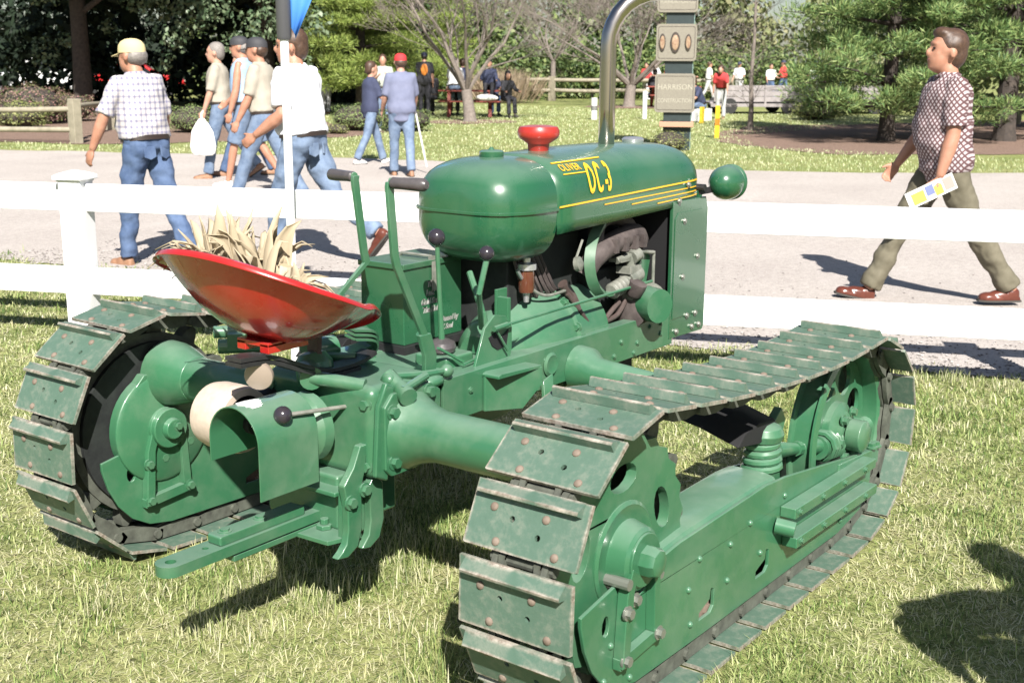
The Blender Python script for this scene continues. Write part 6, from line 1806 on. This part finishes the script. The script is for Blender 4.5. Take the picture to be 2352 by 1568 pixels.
person(8.60, 10.20, 128, 'blond woman half hidden behind the grey haired man', 1.62, .92, 0, 2, top='stone shirt', bottom='blue jeans', hair='hair blond', long_hair=True, mid=True)
person(11.14, 10.37, -20, 'boy in a dark navy T-shirt and pale baggy jeans with folded arms', 1.53, .9, 0, 2, legs=((22, 6), (-16, 12)), arms=((20, 6, 85), (20, 6, 80)), top='navy cloth', bottom='light jeans', hair='hair brown', mid=True, shoes='white trainer', untucked=.14, belt=False)
person(18.1, 16.5, 222, 'man in sunglasses and a sage shirt standing behind the boy in navy', 1.66, 1.1, .03, 0, legs=((3, 2), (-2, 2)), arms=((25, 6, 95, 30), (25, 6, 90, 30)), top='sage shirt', bottom='light jeans', hair='hair brown', mid=False, shoes='white trainer')
hp_, inf = person(9.87, 8.62, 52, 'boy in a bright red cap and grey blue T-shirt seen from behind', 1.60, 1.04, 0, 2, legs=((10, 4), (-8, 10)), arms=((6, 10, 34), (10, 8, 34)), head=(0, 2), top='grey blue cloth', bottom='light jeans', cap='cap red', hair='hair brown', mid=True, shoes='boot leather', untucked=.16, belt=False, sleeve=.58)
w_, d_ = inf['arms'][1]
m = MB(); m.cyl((0, 0, .12), (.18, -.06, -.72), .013, 8); m.tube([(0, 0, .12), (-.03, .01, .16), (-.08, .03, .15)], .013, 8); c_ = m.build('walking_stick', MAT['marker white']); c_.location = w_ + d_ * .07; tag(c_, 'thin white stick held by the boy in the red cap', 'stick')
person(23.8, 24.0, 205, 'dark shirted man with pale trousers standing beyond the white T-shirt man', 1.62, 1.0, .02, 0, legs=((6, 2), (-4, 6)), top='black cloth', bottom='pale trousers', hair='hair black')
person(24.5, 20.8, 40, 'person in a black printed shirt and black trousers standing left of the red picnic table', 1.80, 1.12, .03, 2, legs=((6, 4), (-5, 4)), top='black cloth', bottom='dark trousers', cap='cap navy', hair='hair black', shoes='sole', untucked=.12, belt=False)
m = MB(); m.ell((-.15, 0, 1.30), (.012, .10, .16)); pr = m.build('back_print', MAT['marker orange'], [o_ for o_ in SC.objects if o_.get('label', '').startswith('person in a black printed')][0])
sitL = ((86, 80), (84, 78))
def sitter(x, y, h, label, seat, **kw):
    kw.setdefault('legs', sitL); kw.setdefault('arms', ((35, 8, 45), (35, 8, 45)))
    return person(x, y, h, label, seat=seat + .09, **kw)
sitter(25.0, 20.1, 35, 'person in a white shirt sitting on the red picnic table with back turned', .74, top='white cotton', bottom='light jeans', hair='hair brown', lean=8, legs=((104, 104), (102, 102)), shoes='white trainer')
sitter(25.35, 20.05, 60, 'person in a dark hooded top sitting in the middle of the red picnic table', .74, top='navy cloth', bottom='dark trousers', hair='hair brown', lean=10, sleeve=1, legs=((104, 104), (102, 102)), shoes='sole')
sitter(25.75, 19.45, 215, 'person in dark clothes sitting right of the leafless tree trunk on the red picnic table', .74, top='navy cloth', bottom='dark trousers', hair='hair black', lean=14, sleeve=1, shoes='sole', legs=((104, 104), (102, 102)))
sitter(25.6, 18.75, 240, 'girl with long black hair sitting on the right end of the red picnic table', .46, H=1.65, top='black cloth', bottom='dark trousers', hair='hair black', long_hair=True, lean=12, sleeve=1, shoes='sole', girth=.95)
sitter(40.1, 30.2, 40, 'person in a white shirt sitting alone on the long bench with back turned', .45, top='white cotton', bottom='dark trousers', hair='hair brown', lean=4, sleeve=1)
sitter(27.15, 13.45, 160, 'man in a navy T-shirt and jeans sitting on the white cooler box', .34, top='navy cloth', bottom='light jeans', hair='hair brown', lean=26, legs=((92, 84), (70, 60)), shoes='white trainer')
person(29.0, 13.8, 200, 'person in a red top bending behind the seated man in navy', 1.6, 1, 0, 35, legs=((10, 10), (0, 10)), top='red cloth', bottom='pale trousers', hair='hair brown')
person(36.0, 19.4, 215, 'person in a red top sitting near the second leafless tree', 1.6, 1, 0, 5, legs=((8, 5), (0, 5)), top='red cloth', bottom='dark trousers', hair='hair brown')
sitter(36.6, 20.35, 30, 'person in black leaning at the left of the second leafless tree', .46, top='black cloth', bottom='dark trousers', hair='hair black', lean=10, sleeve=1)
for nm_, xx, yy, tp_, bt_, hh, lb_ in (('a', 24.75, 20.75, 'black cloth', 'dark trousers', 50, 'person in black sitting at the left end of the red picnic table'), ('b', 26.2, 19.7, 'navy cloth', 'blue jeans', 230, 'person in navy sitting behind the girl with long black hair'),
        ('c', 26.0, 20.9, 'sage shirt', 'dark trousers', 215, 'person in sage green on the far bench of the red picnic table')):
    sitter(xx, yy, hh, lb_, .46, top=tp_, bottom=bt_, hair='hair black', lean=8, shoes='sole', legs=((90, 90), (88, 88)))
crowd = [(45.0, 21.2, 'white cotton', 'cap navy', 'crowd member in white with a blue cap, tallest beside the sign column'), (46.3, 20.4, 'white cotton', None, 'crowd member in white standing right of the blue capped one'),
         (45.8, 18.2, 'white cotton', 'cap navy', 'crowd member in white standing apart on the right of the crowd'), (47.0, 17.5, 'grey blue cloth', None, 'crowd member in grey blue at the right end of the crowd'),
         (44.2, 22.2, 'white cotton', None, 'crowd member in white against the right edge of the sign column'), (48.5, 20.8, 'red cloth', 'cap navy', 'crowd member in red half hidden at the back of the crowd'),
         (43.2, 24.6, 'red cloth', None, 'crowd member in red seen through the second leafless tree'), (44.6, 25.0, 'white cotton', None, 'crowd member in white seen through the second leafless tree'), (45.6, 24.0, 'sage shirt', 'cap yellow', 'crowd member in a yellow cap left of the sign column')]
for i, (x_, y_, tp, cp, lb) in enumerate(crowd):
    person(x_, y_, random.uniform(0, 360), lb, random.uniform(1.62, 1.8), 1.05, .02, 2, top=tp, bottom='blue jeans' if i % 2 else 'pale trousers', cap=cp, hair='hair brown', group='distant crowd beyond the wagon', shoes='white trainer', arms=((20, 12, 60), (10, 10, 30)))
# ---- bystander just outside the frame on the right, whose shadow falls on the grass
person(.03, -2.68, 47, 'bystander outside the right of the picture holding a camera, casting the shadow on the grass', 1.70, 1.35, .08, 6, legs=((4, 2), (-4, 4)), arms=((5, 78, 0, 30), (30, 30, 80)), head=(0, 8), top='grey blue cloth', bottom='blue jeans', hair='hair brown', untucked=.1, mid=True)

sb_ = thing('shadow_bag', 'bulky bag added out of view at the bystander to widen the shadow on the grass', 'bag', (-.18, -2.42, 0))  # unseen bag, added to widen the bystander's shadow
m = MB(); m.box((0, 0, .98), (.22, .20, .36), Matrix.Rotation(R(45), 3, 'Z')); b_ = m.build('pouch', MAT['black cloth'], sb_, bevel=.04)
m = MB(); m.strip(smooth_path([(.02, 0, 1.15), (.10, -.10, 1.40), (.20, -.22, 1.46), (.14, -.16, 1.30)], 5), .04, .006, (1, 1, 0)); m.build('strap', MAT['black cloth'], b_)
